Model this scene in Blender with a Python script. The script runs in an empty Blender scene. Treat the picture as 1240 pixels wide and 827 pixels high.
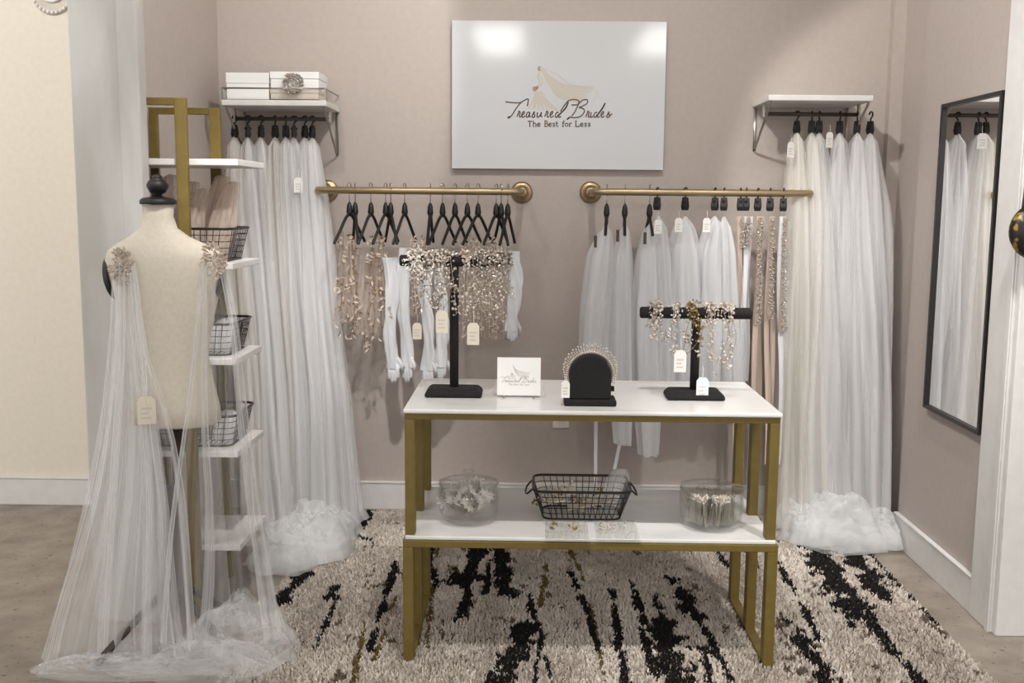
import bpy, math, random
import numpy as np
from mathutils import Vector, Matrix, noise

ORD = 'first second third fourth fifth sixth seventh eighth ninth tenth eleventh twelfth thirteenth fourteenth'.split()
# ------------------------------------------------------------------ camera
FPX = 1260.0
YAW, PITCH, ROLL = math.radians(0.9), math.radians(7.6), math.radians(0.5)
CAM = Vector((0.0, -4.45, 1.345))
_F = Vector((-math.sin(YAW)*math.cos(PITCH), math.cos(YAW)*math.cos(PITCH), -math.sin(PITCH)))
_R0 = Vector((math.cos(YAW), math.sin(YAW), 0)); _U0 = _R0.cross(_F)
_R = _R0*math.cos(ROLL) + _U0*math.sin(ROLL); _U = _U0*math.cos(ROLL) - _R0*math.sin(ROLL)
scene = bpy.context.scene
col = scene.collection
cd = bpy.data.cameras.new('camera'); cam = bpy.data.objects.new('camera', cd); col.objects.link(cam)
cd.sensor_fit = 'HORIZONTAL'; cd.sensor_width = 36; cd.lens = FPX/1240*36
cam.matrix_world = Matrix(((_R.x, _U.x, -_F.x, CAM.x), (_R.y, _U.y, -_F.y, CAM.y), (_R.z, _U.z, -_F.z, CAM.z), (0, 0, 0, 1)))
scene.camera = cam
# ------------------------------------------------------------------ world, view
w = bpy.data.worlds.new('world'); scene.world = w; w.use_nodes = True
w.node_tree.nodes['Background'].inputs[0].default_value = (1.0, 0.985, 0.97, 1)
w.node_tree.nodes['Background'].inputs[1].default_value = 0.5
vs = scene.view_settings
vs.view_transform = 'Standard'; vs.look = 'None'; vs.gamma = 1.0; vs.use_curve_mapping = False
vs.exposure = 1.0
scene.cycles.transparent_max_bounces = 40
CEIL = 3.4
SPOTS = [  # x, y, aim(x,y,z), watts, cone deg, blend
    (-0.9, -2.0, (-0.8, 0, 1.85), 22, 58, 1.0),
    (0.15, -2.0, (0.15, 0, 1.85), 30, 60, 1.0),
    (1.1, -2.0, (1.0, 0, 1.85), 9, 58, 1.0),
    (-0.3, -2.6, (-0.92, -0.42, 0.5), 120, 30, .8),  # added lamp, brightens the long veils under the box shelf
    (0.95, -2.7, (1.2, -0.35, 0.55), 72, 34, .7),  # extra lamp put in to brighten the veils below the empty shelf
    (0.18, -2.6, (0.2, -1.5, 0.3), 68, 41, .5),
    (-1.05, -2.6, (-1.0, -1.6, 0.2), 12, 40, .6),
    (1.2, -2.6, (1.05, -1.5, 0.0), 80, 40, .6),
    (-0.3, -1.9, (1.5, -0.95, 1.6), 84, 52, .12),
    (0.2, -1.6, (-1.31, -0.4, 2.0), 40, 60, .12),
    (-2.6, -2.4, (-2.2, 0, 1.2), 80, 86, .8),  # unseen lamp added to keep the cream wall bright
]
PANELS = [(-0.41, -9.2), (1.65, -9.2), (-2.47, -9.2), (3.7, -9.2)]

# ------------------------------------------------------------------ helpers
def ray(x, y): return _F + _R*((x-620)/FPX) - _U*((y-413.5)/FPX)
def atY(x, y, Y):
    d = ray(x, y); return CAM + d*((Y-CAM.y)/d.y)
def atZ(x, y, Z=0.0):
    d = ray(x, y); return CAM + d*((Z-CAM.z)/d.z)
def atX(x, y, X):
    d = ray(x, y); return CAM + d*((X-CAM.x)/d.x)
def lin(r, g, b):
    return tuple(((c/255)/12.92 if c/255 <= .04045 else ((c/255+.055)/1.055)**2.4) for c in (r, g, b)) + (1,)
def lerp(a, b, t): return a+(b-a)*t
def interp(tab, t):
    if t <= tab[0][0]: return tab[0][1:]
    for a, b in zip(tab, tab[1:]):
        if t <= b[0]:
            k = (t-a[0])/(b[0]-a[0]); return tuple(lerp(p, q, k) for p, q in zip(a[1:], b[1:]))
    return tab[-1][1:]
def nz(x, y, z=0.0): return noise.noise(Vector((x, y, z)))

class MB:
    def __init__(s): s.v = []; s.f = []; s.uv = []
    def add(s, vs_, fs, uvs=None):
        b = len(s.v); s.v += [tuple(p) for p in vs_]
        s.uv += uvs if uvs else [(0, 0)]*len(vs_)
        s.f += [tuple(i+b for i in f) for f in fs]; return s
    def box(s, x0, x1, y0, y1, z0, z1):
        p = [(x, y, z) for z in (z0, z1) for y in (y0, y1) for x in (x0, x1)]
        return s.add(p, [(0, 2, 3, 1), (4, 5, 7, 6), (0, 1, 5, 4), (2, 6, 7, 3), (0, 4, 6, 2), (1, 3, 7, 5)])
    def tube(s, pts, r, n=8, closed=False):
        pts = [Vector(p) for p in pts]; m = len(pts); rings = []
        up = None
        for i, p in enumerate(pts):
            a = pts[i-1] if (i or closed) else p; b = pts[(i+1) % m] if (i < m-1 or closed) else p
            t = (b-a).normalized() if (b-a).length > 1e-9 else Vector((0, 0, 1))
            if up is None:
                up = Vector((0, 0, 1)) if abs(t.z) < .9 else Vector((0, 1, 0))
            e = t.cross(up)
            if e.length < 1e-6: e = t.cross(Vector((1, 0, .3)))
            e.normalize(); g = e.cross(t).normalized(); up = g
            rr = r[i] if isinstance(r, (list, tuple)) else r
            rings.append([p+(e*math.cos(2*math.pi*k/n)+g*math.sin(2*math.pi*k/n))*rr for k in range(n)])
        vs_ = [q for R in rings for q in R]; fs = []
        for i in range(m if closed else m-1):
            j = (i+1) % m
            for k in range(n):
                fs.append((i*n+k, i*n+(k+1) % n, j*n+(k+1) % n, j*n+k))
        if not closed:
            fs.append(tuple(range(n))[::-1]); fs.append(tuple((m-1)*n+k for k in range(n)))
        return s.add(vs_, fs)
    def lathe(s, prof, n=24, c=(0, 0, 0), ax=None, cap=True):
        """prof (r, h) along axis ax (default z)"""
        A = Vector(ax).normalized() if ax else Vector((0, 0, 1))
        E = A.orthogonal().normalized() if ax else Vector((1, 0, 0)); G = A.cross(E)
        c = Vector(c); vs_ = []; fs = []
        for r, h in prof:
            for k in range(n):
                t = 2*math.pi*k/n; vs_.append(c+A*h+(E*math.cos(t)+G*math.sin(t))*r)
        for i in range(len(prof)-1):
            for k in range(n):
                fs.append((i*n+k, i*n+(k+1) % n, (i+1)*n+(k+1) % n, (i+1)*n+k))
        if cap:
            fs.append(tuple(range(n))[::-1]); fs.append(tuple((len(prof)-1)*n+k for k in range(n)))
        return s.add(vs_, fs)
    def sheet(s, fn, nu, nv, close=False):
        vs_ = []; uvs = []; fs = []
        for j in range(nv+1):
            for i in range(nu + (0 if close else 1)):
                u, v = i/nu, j/nv; vs_.append(fn(u, v)); uvs.append((u, v))
        w_ = nu if close else nu+1
        for j in range(nv):
            for i in range(nu):
                k = (i+1) % w_ if close else i+1
                fs.append((j*w_+i, j*w_+k, (j+1)*w_+k, (j+1)*w_+i))
        return s.add(vs_, fs, uvs)
    def ball(s, c, r, sc=(1, 1, 1)):
        c = Vector(c); n = 6; prof = [(-1, .02), (-.55, .83), (.0, 1), (.55, .83), (1, .02)]
        vs_ = []; fs = []
        for h, q in prof:
            for k in range(n):
                t = 2*math.pi*k/n; vs_.append((c.x+math.cos(t)*q*r*sc[0], c.y+math.sin(t)*q*r*sc[1], c.z+h*r*sc[2]))
        for i in range(4):
            for k in range(n): fs.append((i*n+k, i*n+(k+1) % n, (i+1)*n+(k+1) % n, (i+1)*n+k))
        return s.add(vs_, fs)
    def leaf(s, c, d, nrm, L, W):
        c = Vector(c); d = Vector(d).normalized(); nrm = Vector(nrm); e = d.cross(nrm)
        if e.length < 1e-5: e = d.orthogonal()
        e.normalize(); nn = e.cross(d)
        p = [c, c+d*L*.45+e*W/2+nn*W*.12, c+d*L, c+d*L*.45-e*W/2+nn*W*.12, c+d*L*.45-nn*W*.1]
        return s.add(p, [(0, 1, 4), (1, 2, 4), (2, 3, 4), (3, 0, 4)])
    def build(s, name, m, parent=None, bevel=0, smooth=False, off=None, kind=None):
        me = bpy.data.meshes.new(name)
        vv = s.v if off is None else [(a-off[0], b-off[1], c-off[2]) for a, b, c in s.v]
        me.from_pydata(vv, [], s.f)
        uvl = me.uv_layers.new(name='UVMap')
        li = np.empty(len(me.loops), dtype=np.int32); me.loops.foreach_get('vertex_index', li)
        uvl.data.foreach_set('uv', np.array(s.uv, dtype=np.float32)[li].ravel())
        if smooth: me.polygons.foreach_set('use_smooth', [True]*len(me.polygons))
        me.materials.append(M[m]); me.update()
        o = bpy.data.objects.new(name, me); col.objects.link(o)
        if parent: o.parent = parent
        if bevel:
            b = o.modifiers.new('bevel', 'BEVEL'); b.width = bevel; b.segments = 2; b.limit_method = 'ANGLE'
        if kind: o['kind'] = kind
        return o

def thing(name, label, cat, loc=(0, 0, 0), rz=0, group=None):
    o = bpy.data.objects.new(name, None); col.objects.link(o); o.empty_display_size = .05
    o.location = loc; o.rotation_euler = (0, 0, rz); o['label'] = label; o['category'] = cat
    if group: o['group'] = group
    return o
def tag(o, label, cat, group=None):
    o['label'] = label; o['category'] = cat
    if group: o['group'] = group
    return o
def struct(o): o['kind'] = 'structure'; return o
def dup(root, loc, rz=0, label=None, group=None):
    r = root.copy(); col.objects.link(r); r.location = loc; r.rotation_euler = (0, 0, rz)
    if label: r['label'] = label
    if group: r['group'] = group
    for ch in list(root.children):
        c = ch.copy(); col.objects.link(c); c.parent = r
        for g in list(ch.children):
            d = g.copy(); col.objects.link(d); d.parent = c
    return r

# ------------------------------------------------------------------ materials
M = {}
def mat(name, c, rough=.6, metal=0.0, **k):
    m = bpy.data.materials.new(name); m.use_nodes = True; b = m.node_tree.nodes['Principled BSDF']
    b.inputs['Base Color'].default_value = c; b.inputs['Roughness'].default_value = rough; b.inputs['Metallic'].default_value = metal
    for kk, vv in k.items(): b.inputs[kk].default_value = vv
    M[name] = m; return m
def nodes(name):
    nt = M[name].node_tree; return nt, nt.nodes, nt.links, nt.nodes['Principled BSDF']
def noisy(name, c1, c2, scale, rough=.6, detail=4, lo=.35, hi=.65, bump=0.0, stretch=(1, 1, 1), metal=0.0, **k):
    mat(name, c1, rough, metal, **k); nt, N, L, b = nodes(name)
    tc = N.new('ShaderNodeTexCoord'); mp = N.new('ShaderNodeMapping'); mp.inputs['Scale'].default_value = stretch
    t = N.new('ShaderNodeTexNoise'); t.inputs['Scale'].default_value = scale; t.inputs['Detail'].default_value = detail
    r = N.new('ShaderNodeValToRGB'); r.color_ramp.elements[0].position = lo; r.color_ramp.elements[1].position = hi
    r.color_ramp.elements[0].color = c1; r.color_ramp.elements[1].color = c2
    L.new(tc.outputs['Object'], mp.inputs[0]); L.new(mp.outputs[0], t.inputs['Vector']); L.new(t.outputs['Fac'], r.inputs[0]); L.new(r.outputs[0], b.inputs['Base Color'])
    if bump:
        bp = N.new('ShaderNodeBump'); bp.inputs['Strength'].default_value = bump; bp.inputs['Distance'].default_value = .004
        L.new(t.outputs['Fac'], bp.inputs['Height']); L.new(bp.outputs[0], b.inputs['Normal'])
noisy('taupe_paint', lin(178, 167, 160), lin(182, 171, 164), 40, .62, bump=.06)
noisy('cream_paint', lin(222, 214, 198), lin(226, 218, 203), 40, .65, bump=.06)
noisy('white_paint', lin(214, 212, 210), lin(220, 218, 215), 20, .45)
noisy('pillar_paint', lin(176, 173, 168), lin(196, 195, 192), 3.0, .55, detail=6, stretch=(3, 3, .7), bump=.12)
noisy('ceiling_paint', lin(205, 200, 194), lin(210, 206, 200), 10, .8)
noisy('concrete', lin(128, 117, 106), lin(160, 150, 138), 7, .48, detail=9, lo=.3, hi=.7, bump=.05)
def concrete_specks():
    nt, N, L, b = nodes('concrete')
    tc = N.new('ShaderNodeTexCoord'); v = N.new('ShaderNodeTexNoise'); v.inputs['Scale'].default_value = 55; v.inputs['Detail'].default_value = 3
    r = N.new('ShaderNodeValToRGB'); r.color_ramp.elements[0].position = .62; r.color_ramp.elements[1].position = .72
    mx = N.new('ShaderNodeMix'); mx.data_type = 'RGBA'; src = b.inputs['Base Color'].links[0].from_socket
    L.new(tc.outputs['Object'], v.inputs['Vector']); L.new(v.outputs['Fac'], r.inputs[0]); L.new(r.outputs[0], mx.inputs['Factor'])
    L.new(src, mx.inputs['A']); mx.inputs['B'].default_value = lin(84, 74, 66); L.new(mx.outputs['Result'], b.inputs['Base Color'])
concrete_specks()
noisy('gold_paint', lin(108, 91, 38), lin(116, 98, 44), 30, .5, metal=.1)
mat('brass', lin(172, 152, 120), .36, .8)
noisy('marble', lin(228, 227, 225), lin(202, 201, 199), 2.2, .22, detail=8, lo=.52, hi=.72, stretch=(1, 2.5, 1))
noisy('velvet_black', lin(20, 18, 19), lin(27, 25, 26), 120, .9)
mat('plastic_black', lin(24, 22, 23), .45)
mat('wire_black', lin(38, 33, 30), .4, .4)
mat('chrome', lin(190, 186, 180), .22, 1.0)
mat('nickel', lin(170, 165, 158), .35, .9)
noisy('linen', lin(212, 204, 190), lin(205, 196, 181), 90, .8, bump=.08)
mat('paper', lin(236, 234, 230), .7); mat('paper_cream', lin(226, 217, 200), .7); mat('print_grey', lin(170, 165, 160), .7); mat('tag_ink', lin(204, 199, 192), .7)
mat('card_box', lin(238, 238, 236), .5); mat('card_beige', lin(205, 196, 184), .6)
mat('ink', lin(104, 88, 78), .6); mat('ink_beige', lin(200, 194, 182), .6); mat('ink_rose', lin(178, 150, 138), .6)
mat('sign_face', lin(205, 207, 210), .08)
mat('pearl', lin(214, 202, 189), .3); mat('crystal', lin(196, 188, 179), .18, .5); mat('lace_beige', lin(196, 180, 165), .7); mat('lace_taupe', lin(158, 143, 130), .6)
mat('leaf_gold', lin(150, 122, 66), .35, .7); mat('leaf_silver', lin(176, 166, 155), .35, .6); mat('lace_white', lin(226, 222, 216), .7)
noisy('satin_white', lin(222, 223, 226), lin(208, 210, 214), 14, .32, bump=.15, stretch=(3, 3, .6))
mat('ribbon_peach', lin(196, 178, 165), .5); mat('ribbon_white', lin(218, 218, 220), .45)
mat('mirror_glass', (.93, .93, .93, 1), .01, 1.0)
mat('frame_black', lin(30, 27, 26), .4)
mat('dark_metal', lin(72, 62, 56), .5, .3)
def thin_glass():
    m = bpy.data.materials.new('glass'); m.use_nodes = True; N = m.node_tree.nodes; L = m.node_tree.links; N.remove(N['Principled BSDF'])
    tr = N.new('ShaderNodeBsdfTransparent'); tr.inputs[0].default_value = (.975, .98, .975, 1); gl = N.new('ShaderNodeBsdfGlossy'); gl.inputs['Roughness'].default_value = .03
    mx = N.new('ShaderNodeMixShader')
    lw = N.new('ShaderNodeLayerWeight'); lw.inputs[0].default_value = .5; pw = N.new('ShaderNodeMath'); pw.operation = 'POWER'; pw.inputs[1].default_value = 3.0; ma = N.new('ShaderNodeMath'); ma.operation = 'MULTIPLY_ADD'; ma.inputs[1].default_value = .55; ma.inputs[2].default_value = .045
    L.new(lw.outputs['Facing'], pw.inputs[0]); L.new(pw.outputs[0], ma.inputs[0]); L.new(ma.outputs[0], mx.inputs[0]); L.new(tr.outputs[0], mx.inputs[1]); L.new(gl.outputs[0], mx.inputs[2]); L.new(mx.outputs[0], N['Material Output'].inputs[0]); M['glass'] = m
thin_glass()
noisy('sequin', lin(24, 21, 20), lin(140, 112, 44), 26, .35, detail=2, lo=.54, hi=.6)
mat('outlet_plastic', lin(226, 222, 216), .4)
def cloth(name, c, a0, a1, fu=36, fv=1.6, trans=.35):
    """net fabric: part open mesh, part white thread; thread density varies with the gathers along the cloth"""
    m = bpy.data.materials.new(name); m.use_nodes = True; nt = m.node_tree; N = nt.nodes; L = nt.links
    N.remove(N['Principled BSDF']); out = N['Material Output']
    uv = N.new('ShaderNodeUVMap'); mp = N.new('ShaderNodeMapping'); mp.inputs['Scale'].default_value = (fu, fv, 1)
    oi = N.new('ShaderNodeObjectInfo'); ad = N.new('ShaderNodeVectorMath'); ad.operation = 'ADD'
    t = N.new('ShaderNodeTexNoise'); t.inputs['Scale'].default_value = 1; t.inputs['Detail'].default_value = 3; t.inputs['Distortion'].default_value = .6
    mr = N.new('ShaderNodeMapRange'); mr.inputs['From Min'].default_value = .3; mr.inputs['From Max'].default_value = .72
    mr.inputs['To Min'].default_value = a0; mr.inputs['To Max'].default_value = a1
    mul = N.new('ShaderNodeMath'); mul.operation = 'MULTIPLY'; mul.inputs[1].default_value = 57.0
    L.new(oi.outputs['Random'], mul.inputs[0]); L.new(uv.outputs[0], mp.inputs[0]); L.new(mp.outputs[0], ad.inputs[0]); L.new(mul.outputs[0], ad.inputs[1])
    L.new(ad.outputs[0], t.inputs['Vector']); L.new(t.outputs['Fac'], mr.inputs['Value'])
    d = N.new('ShaderNodeBsdfDiffuse'); d.inputs[0].default_value = c; tl = N.new('ShaderNodeBsdfTranslucent'); tl.inputs[0].default_value = c
    mx = N.new('ShaderNodeMixShader'); mx.inputs[0].default_value = trans; L.new(d.outputs[0], mx.inputs[1]); L.new(tl.outputs[0], mx.inputs[2])
    tr = N.new('ShaderNodeBsdfTransparent'); m2 = N.new('ShaderNodeMixShader')
    L.new(mr.outputs[0], m2.inputs[0]); L.new(tr.outputs[0], m2.inputs[1]); L.new(mx.outputs[0], m2.inputs[2]); L.new(m2.outputs[0], out.inputs[0])
    M[name] = m
cloth('tulle', lin(250, 250, 251), .18, .60, 11, 1.1, .3)
cloth('tulle_ivory', lin(249, 246, 240), .20, .60, 11, 1.1, .3)
cloth('tulle_thin', lin(250, 250, 251), .03, .26, 9, 1.2, .4)
cloth('tulle_pool', lin(250, 251, 252), .22, .60, 5, 5, .35)
cloth('tulle_train', lin(250, 251, 252), .08, .42, 6, 6, .35)
cloth('organza', lin(244, 245, 247), .5, .85, 7, .8, .5)
cloth('tulle_peach', lin(226, 210, 198), .2, .6, 9, 1.5)
def attr_mat(name, rough):
    mat(name, (1, 1, 1, 1), rough); nt, N, L, b = nodes(name)
    a = N.new('ShaderNodeAttribute'); a.attribute_name = 'tuft'; L.new(a.outputs['Color'], b.inputs['Base Color'])
attr_mat('rug_pile', .95)
noisy('rug_backing', lin(150, 138, 124), lin(120, 110, 98), 60, .95)
mat('lamp_metal', lin(215, 213, 210), .4)
def emis(name, c, s):
    m = bpy.data.materials.new(name); m.use_nodes = True; N = m.node_tree.nodes; N.remove(N['Principled BSDF'])
    e = N.new('ShaderNodeEmission'); e.inputs[0].default_value = c; e.inputs[1].default_value = s
    m.node_tree.links.new(e.outputs[0], N['Material Output'].inputs[0]); M[name] = m
emis('diffuser', (1, .97, .93, 1), 8.0); emis('bulb', (1, .93, .84, 1), 40.0)

# ------------------------------------------------------------------ the setting
XR = 1.497          # right wall plane (mirror wall)
XL = -1.31          # alcove side wall
struct(MB().box(-4.2, 4.2, -10.5, .12, -.1, 0).build('floor', 'concrete'))
struct(MB().box(-4.2, 4.2, -10.5, .12, CEIL, CEIL+.1).build('ceiling', 'ceiling_paint'))
struct(MB().box(XL, XR+.25, 0, .12, 0, CEIL).build('wall_back', 'taupe_paint'))
struct(MB().box(-4.2, XL, 0, .12, 0, CEIL).build('wall_cream', 'cream_paint'))
struct(MB().box(-1.376, XL, -1.22, 0, 0, CEIL).build('wall_left', 'taupe_paint'))
struct(MB().box(XR, XR+.2, -1.262, -.36, 0, CEIL).build('wall_right', 'taupe_paint'))
struct(MB().box(XR+.03, XR+.2, -.36, 0, 0, CEIL).build('wall_return', 'taupe_paint'))
struct(MB().box(XR-.02, XR+.03, -.05, 0, 0, CEIL).build('trim_1', 'taupe_paint'))
# baseboards with a thin cap moulding
def baseboard(name, x0, x1, y0, y1, cx=0, cy=0):
    o = struct(MB().box(x0, x1, y0, y1, 0, .118).build(name, 'white_paint', bevel=.003))
    MB().box(x0+min(cx, 0), x1+max(cx, 0), y0+min(cy, 0), y1+max(cy, 0), .118, .128).build('cap_moulding', 'white_paint', o, bevel=.003)
baseboard('baseboard_back', XL+.001, XR-.021, -.014, -.0005, cy=-.004)
baseboard('baseboard_cream', -4.2, -1.377, -.014, -.0005, cy=-.004)
baseboard('baseboard_right', XR-.016, XR-.0005, -1.10, -.365, cx=-.004)
# column at the end of the partition
o = struct(MB().box(-1.378, -1.172, -1.285, -1.221, 0, CEIL).build('pillar', 'pillar_paint', bevel=.006))
MB().box(-1.232, -1.1715, -1.291, -1.2855, 0, CEIL).build('corner_board', 'pillar_paint', o, bevel=.003)
# door casing on the end of the right wall
o = struct(MB().box(XR-.02, XR-.0005, -1.262, -1.105, 0, CEIL).build('trim_2', 'white_paint', bevel=.004))
MB().box(XR-.026, XR-.0205, -1.262, -1.235, 0, CEIL).build('outer_bead', 'white_paint', o, bevel=.002)
struct(MB().box(XR-.012, XR+.6, -1.29, -1.2625, 0, CEIL).build('trim_3', 'white_paint', bevel=.004))

# ------------------------------------------------------------------ ceiling lamps
def add_spot(x, y, aim, watts, cone, blend):
    aim = Vector(aim); p = Vector((x, y, CEIL-.22)); d = (aim-p).normalized()
    t = thing('track_spotlight', 'unseen white cylindrical track spotlight under the ceiling', 'spotlight', (x, y, CEIL), 0, 'ceiling spotlights')
    MB().lathe([(.012, -.14), (.012, 0)], 10).build('stem', 'lamp_metal', t, smooth=True)
    MB().lathe([(.05, 0), (.055, .02), (.055, .14), (.05, .14), (.045, .10)], 20, p-d*.10-Vector((x, y, CEIL)), d, cap=False).build('lamp_head', 'lamp_metal', t, smooth=True)
    MB().lathe([(.044, 0), (.044, .004)], 20, p+d*.0-Vector((x, y, CEIL)), d).build('lens', 'bulb', t)
    ld = bpy.data.lights.new('spot_lamp', 'SPOT'); ld.energy = watts; ld.spot_size = math.radians(cone); ld.spot_blend = blend
    ld.shadow_soft_size = .05; ld.color = (1, .98, .955)
    lo = bpy.data.objects.new('spot_lamp', ld); col.objects.link(lo)
    lo.location = p+d*.06; lo.rotation_euler = (-d).to_track_quat('Z', 'Y').to_euler()
for s in SPOTS: add_spot(*s)
for x, y in PANELS:
    t = thing('ceiling_panel_light', 'long flat ceiling light panel with white frame', 'ceiling light', (x, y, CEIL), 0, 'ceiling light panels')
    m_ = MB()
    for a in ((-.33, -.30, -1.23, 1.23), (.30, .33, -1.23, 1.23), (-.3, .3, -1.23, -1.2), (-.3, .3, 1.2, 1.23)): m_.box(a[0], a[1], a[2], a[3], -.03, -.001)
    m_.build('frame', 'lamp_metal', t); MB().box(-.3, .3, -1.2, 1.2, -.02, -.002).build('diffuser', 'diffuser', t)

# ------------------------------------------------------------------ generic bits
def stroke(mb, pts, wd, Y, th=.0008):
    """flat ribbon of constant width through pixel-free (x, z) points on a plane of constant y"""
    P = [Vector((p[0], p[1])) for p in pts]; L_ = []; R_ = []
    mb.layer = getattr(mb, 'layer', 0)+1; Y = Y-.00004*mb.layer     # printed strokes lie one over the other
    for i, p in enumerate(P):
        a = P[max(i-1, 0)]; b = P[min(i+1, len(P)-1)]; d = (b-a)
        d = d.normalized() if d.length > 1e-9 else Vector((1, 0)); n = Vector((-d.y, d.x))
        ww = wd*(.5 if not callable(wd) else 1) if not callable(wd) else wd(i/(max(len(P)-1, 1)))*.5
        L_.append(p+n*ww); R_.append(p-n*ww)
    vs_ = [(q.x, Y, q.y) for q in L_]+[(q.x, Y, q.y) for q in R_]; n = len(P)
    mb.add(vs_, [(i, i+1, n+i+1, n+i) for i in range(n-1)])
def smooth_pts(pts, k=6):
    out = []; n = len(pts)
    for i in range(n-1):
        p0 = pts[max(i-1, 0)]; p1 = pts[i]; p2 = pts[i+1]; p3 = pts[min(i+2, n-1)]
        for j in range(k):
            t = j/k
            out.append(tuple(.5*(2*b+(c-a)*t+(2*a-5*b+4*c-d)*t*t+(3*b-a-3*c+d)*t**3) for a, b, c, d in zip(p0, p1, p2, p3)))
    out.append(tuple(pts[-1])); return out

# ------------------------------------------------------------------ wall sign
SY = -.032
p0 = atY(547, 204, SY); p1 = atY(808, 26, SY)
sg = thing('wall_sign', 'glossy white wall sign with a bride drawing and script lettering', 'sign', ((p0.x+p1.x)/2, -.016, p0.z))
so = sg.location
MB().box(p0.x, p1.x, SY, -.001, p0.z, p1.z).build('board', 'sign_face', sg, bevel=.002, off=so)
def spx(cx_, cy_):   # sign-crop pixel to board x, z
    q = atY(600+cx_/8.267, 100+cy_/8.267, SY-.0004); return (q.x, q.z)
def letters(strokes, wpx, matname, name, parent, off, fn=spx, Y=SY-.0010, wscale=1/8.267/285):
    mb = MB()
    for st in strokes: stroke(mb, smooth_pts([fn(*p) for p in st], 5), wpx*wscale, Y)
    o = mb.build(name, matname, parent, off=off); return o
def script_e(x): return [(x, 328), (x+22, 312), (x+26, 292), (x+12, 296), (x, 325), (x+12, 348), (x+36, 332)]
def script_r(x): return [(x-6, 342), (x+12, 300), (x+14, 286), (x+28, 300), (x+20, 325), (x+24, 346), (x+40, 335)]
def script_a(x): return [(x+34, 298), (x+14, 300), (x, 330), (x+10, 348), (x+28, 325), (x+36, 298), (x+30, 340), (x+46, 340)]
def script_s(x): return [(x-4, 342), (x+22, 292), (x+20, 312), (x+28, 335), (x+12, 350), (x, 340)]
def script_u(x): return [(x, 298), (x-4, 336), (x+8, 348), (x+32, 320), (x+40, 296), (x+34, 336), (x+50, 340)]
def script_i(x): return [(x+8, 296), (x, 336), (x+8, 348), (x+24, 336)]
def script_d(x, tx, ty): return [(x+34, 300), (x+14, 302), (x, 332), (x+12, 349), (x+32, 325), (tx-30, 262), (tx, ty), (tx-24, 250), (x+36, 330), (x+42, 348), (x+58, 338)]
SCR = [[(98, 192), (160, 200), (240, 202), (290, 178), (326, 164), (326, 196), (318, 236)], [(262, 196), (236, 220), (200, 270), (165, 325), (132, 356), (126, 346), (150, 340)],
       script_r(220), script_e(262), script_a(308), script_s(366), script_u(420), script_r(498), script_e(546), script_d(598, 728, 196),
       [(838, 186), (822, 235), (790, 300), (762, 334)], [(650, 290), (700, 214), (740, 178), (800, 170), (838, 188), (826, 220), (760, 224)],
       [(846, 205), (870, 178), (918, 172), (916, 208), (870, 236), (838, 250), (880, 262), (888, 296), (850, 338), (790, 352), (745, 346), (716, 372), (738, 352)],
       script_r(910), script_i(952), script_d(984, 1098, 204), script_e(1056), script_s(1114), [(1138, 336), (1168, 312)]]
letters(SCR, 12, 'ink', 'script_lettering', sg, so)
def serif(ch, x, w_):
    t, b, xh = 384, 440, 404; c = x+w_/2; r = x+w_; E_ = []
    if ch == 'T': E_ = [[(x, t+3), (r, t+3)], [(c, t), (c, b)], [(c-7, b), (c+7, b)], [(x+1, t), (x+1, t+12)], [(r-1, t), (r-1, t+12)]]
    if ch == 'h': E_ = [[(x+4, t), (x+4, b)], [(x+4, 414), (c+2, xh), (r-5, 414), (r-5, b)], [(x-2, b), (x+11, b)], [(r-12, b), (r+1, b)], [(x-2, t), (x+4, t)]]
    if ch == 'e': E_ = [[(x, 421), (r, 421), (r-3, 408), (c, xh), (x+2, 412), (x, 424), (x+4, 436), (c, b), (r, 434)]]
    if ch == 'B': E_ = [[(x+4, t), (x+4, b)], [(x-2, t), (c+2, t), (r-4, 391), (r-4, 404), (c, 410), (x+4, 410)], [(c, 410), (r, 418), (r, 432), (c+2, b), (x-2, b)]]
    if ch == 's': E_ = [[(r, 412), (c, xh), (x+1, 411), (c, 421), (r, 430), (c, b), (x, 433)]]
    if ch == 't': E_ = [[(c-3, 390), (c-3, 432), (c+3, b), (r, 436)], [(x, 406), (r, 406)]]
    if ch == 'f': E_ = [[(r, 390), (c+3, t), (c-3, 394), (c-3, b)], [(x, 406), (r-2, 406)], [(x, b), (c+5, b)]]
    if ch == 'o': E_ = [[(c, xh), (x, 415), (x, 430), (c, b), (r, 430), (r, 415), (c, xh)]]
    if ch == 'r': E_ = [[(x+4, xh), (x+4, b)], [(x-2, b), (x+12, b)], [(x+4, 414), (c+4, xh), (r, 410)]]
    if ch == 'L': E_ = [[(x+4, t), (x+4, b)], [(x-2, t), (x+14, t)], [(x-2, b), (r, b), (r, b-14)]]
    return E_
SER = []
for ch, x, w_ in [('T', 326, 36), ('h', 376, 34), ('e', 420, 28), ('B', 492, 32), ('e', 534, 26), ('s', 572, 22), ('t', 602, 24), ('f', 666, 26), ('o', 698, 28), ('r', 738, 26), ('L', 800, 38), ('e', 850, 28), ('s', 890, 24), ('s', 926, 24)]:
    SER += serif(ch, x, w_)
mb = MB()
for st in SER: stroke(mb, [spx(*p) for p in st], 10/8.267/285, SY-.0008)
mb.build('tagline_lettering', 'ink', sg, off=so)
def lpx(cx_, cy_):   # logo drawing
    q = atY(530+cx_/3.937, 10+cy_/3.937, SY-.0004); return (q.x, q.z)
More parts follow.
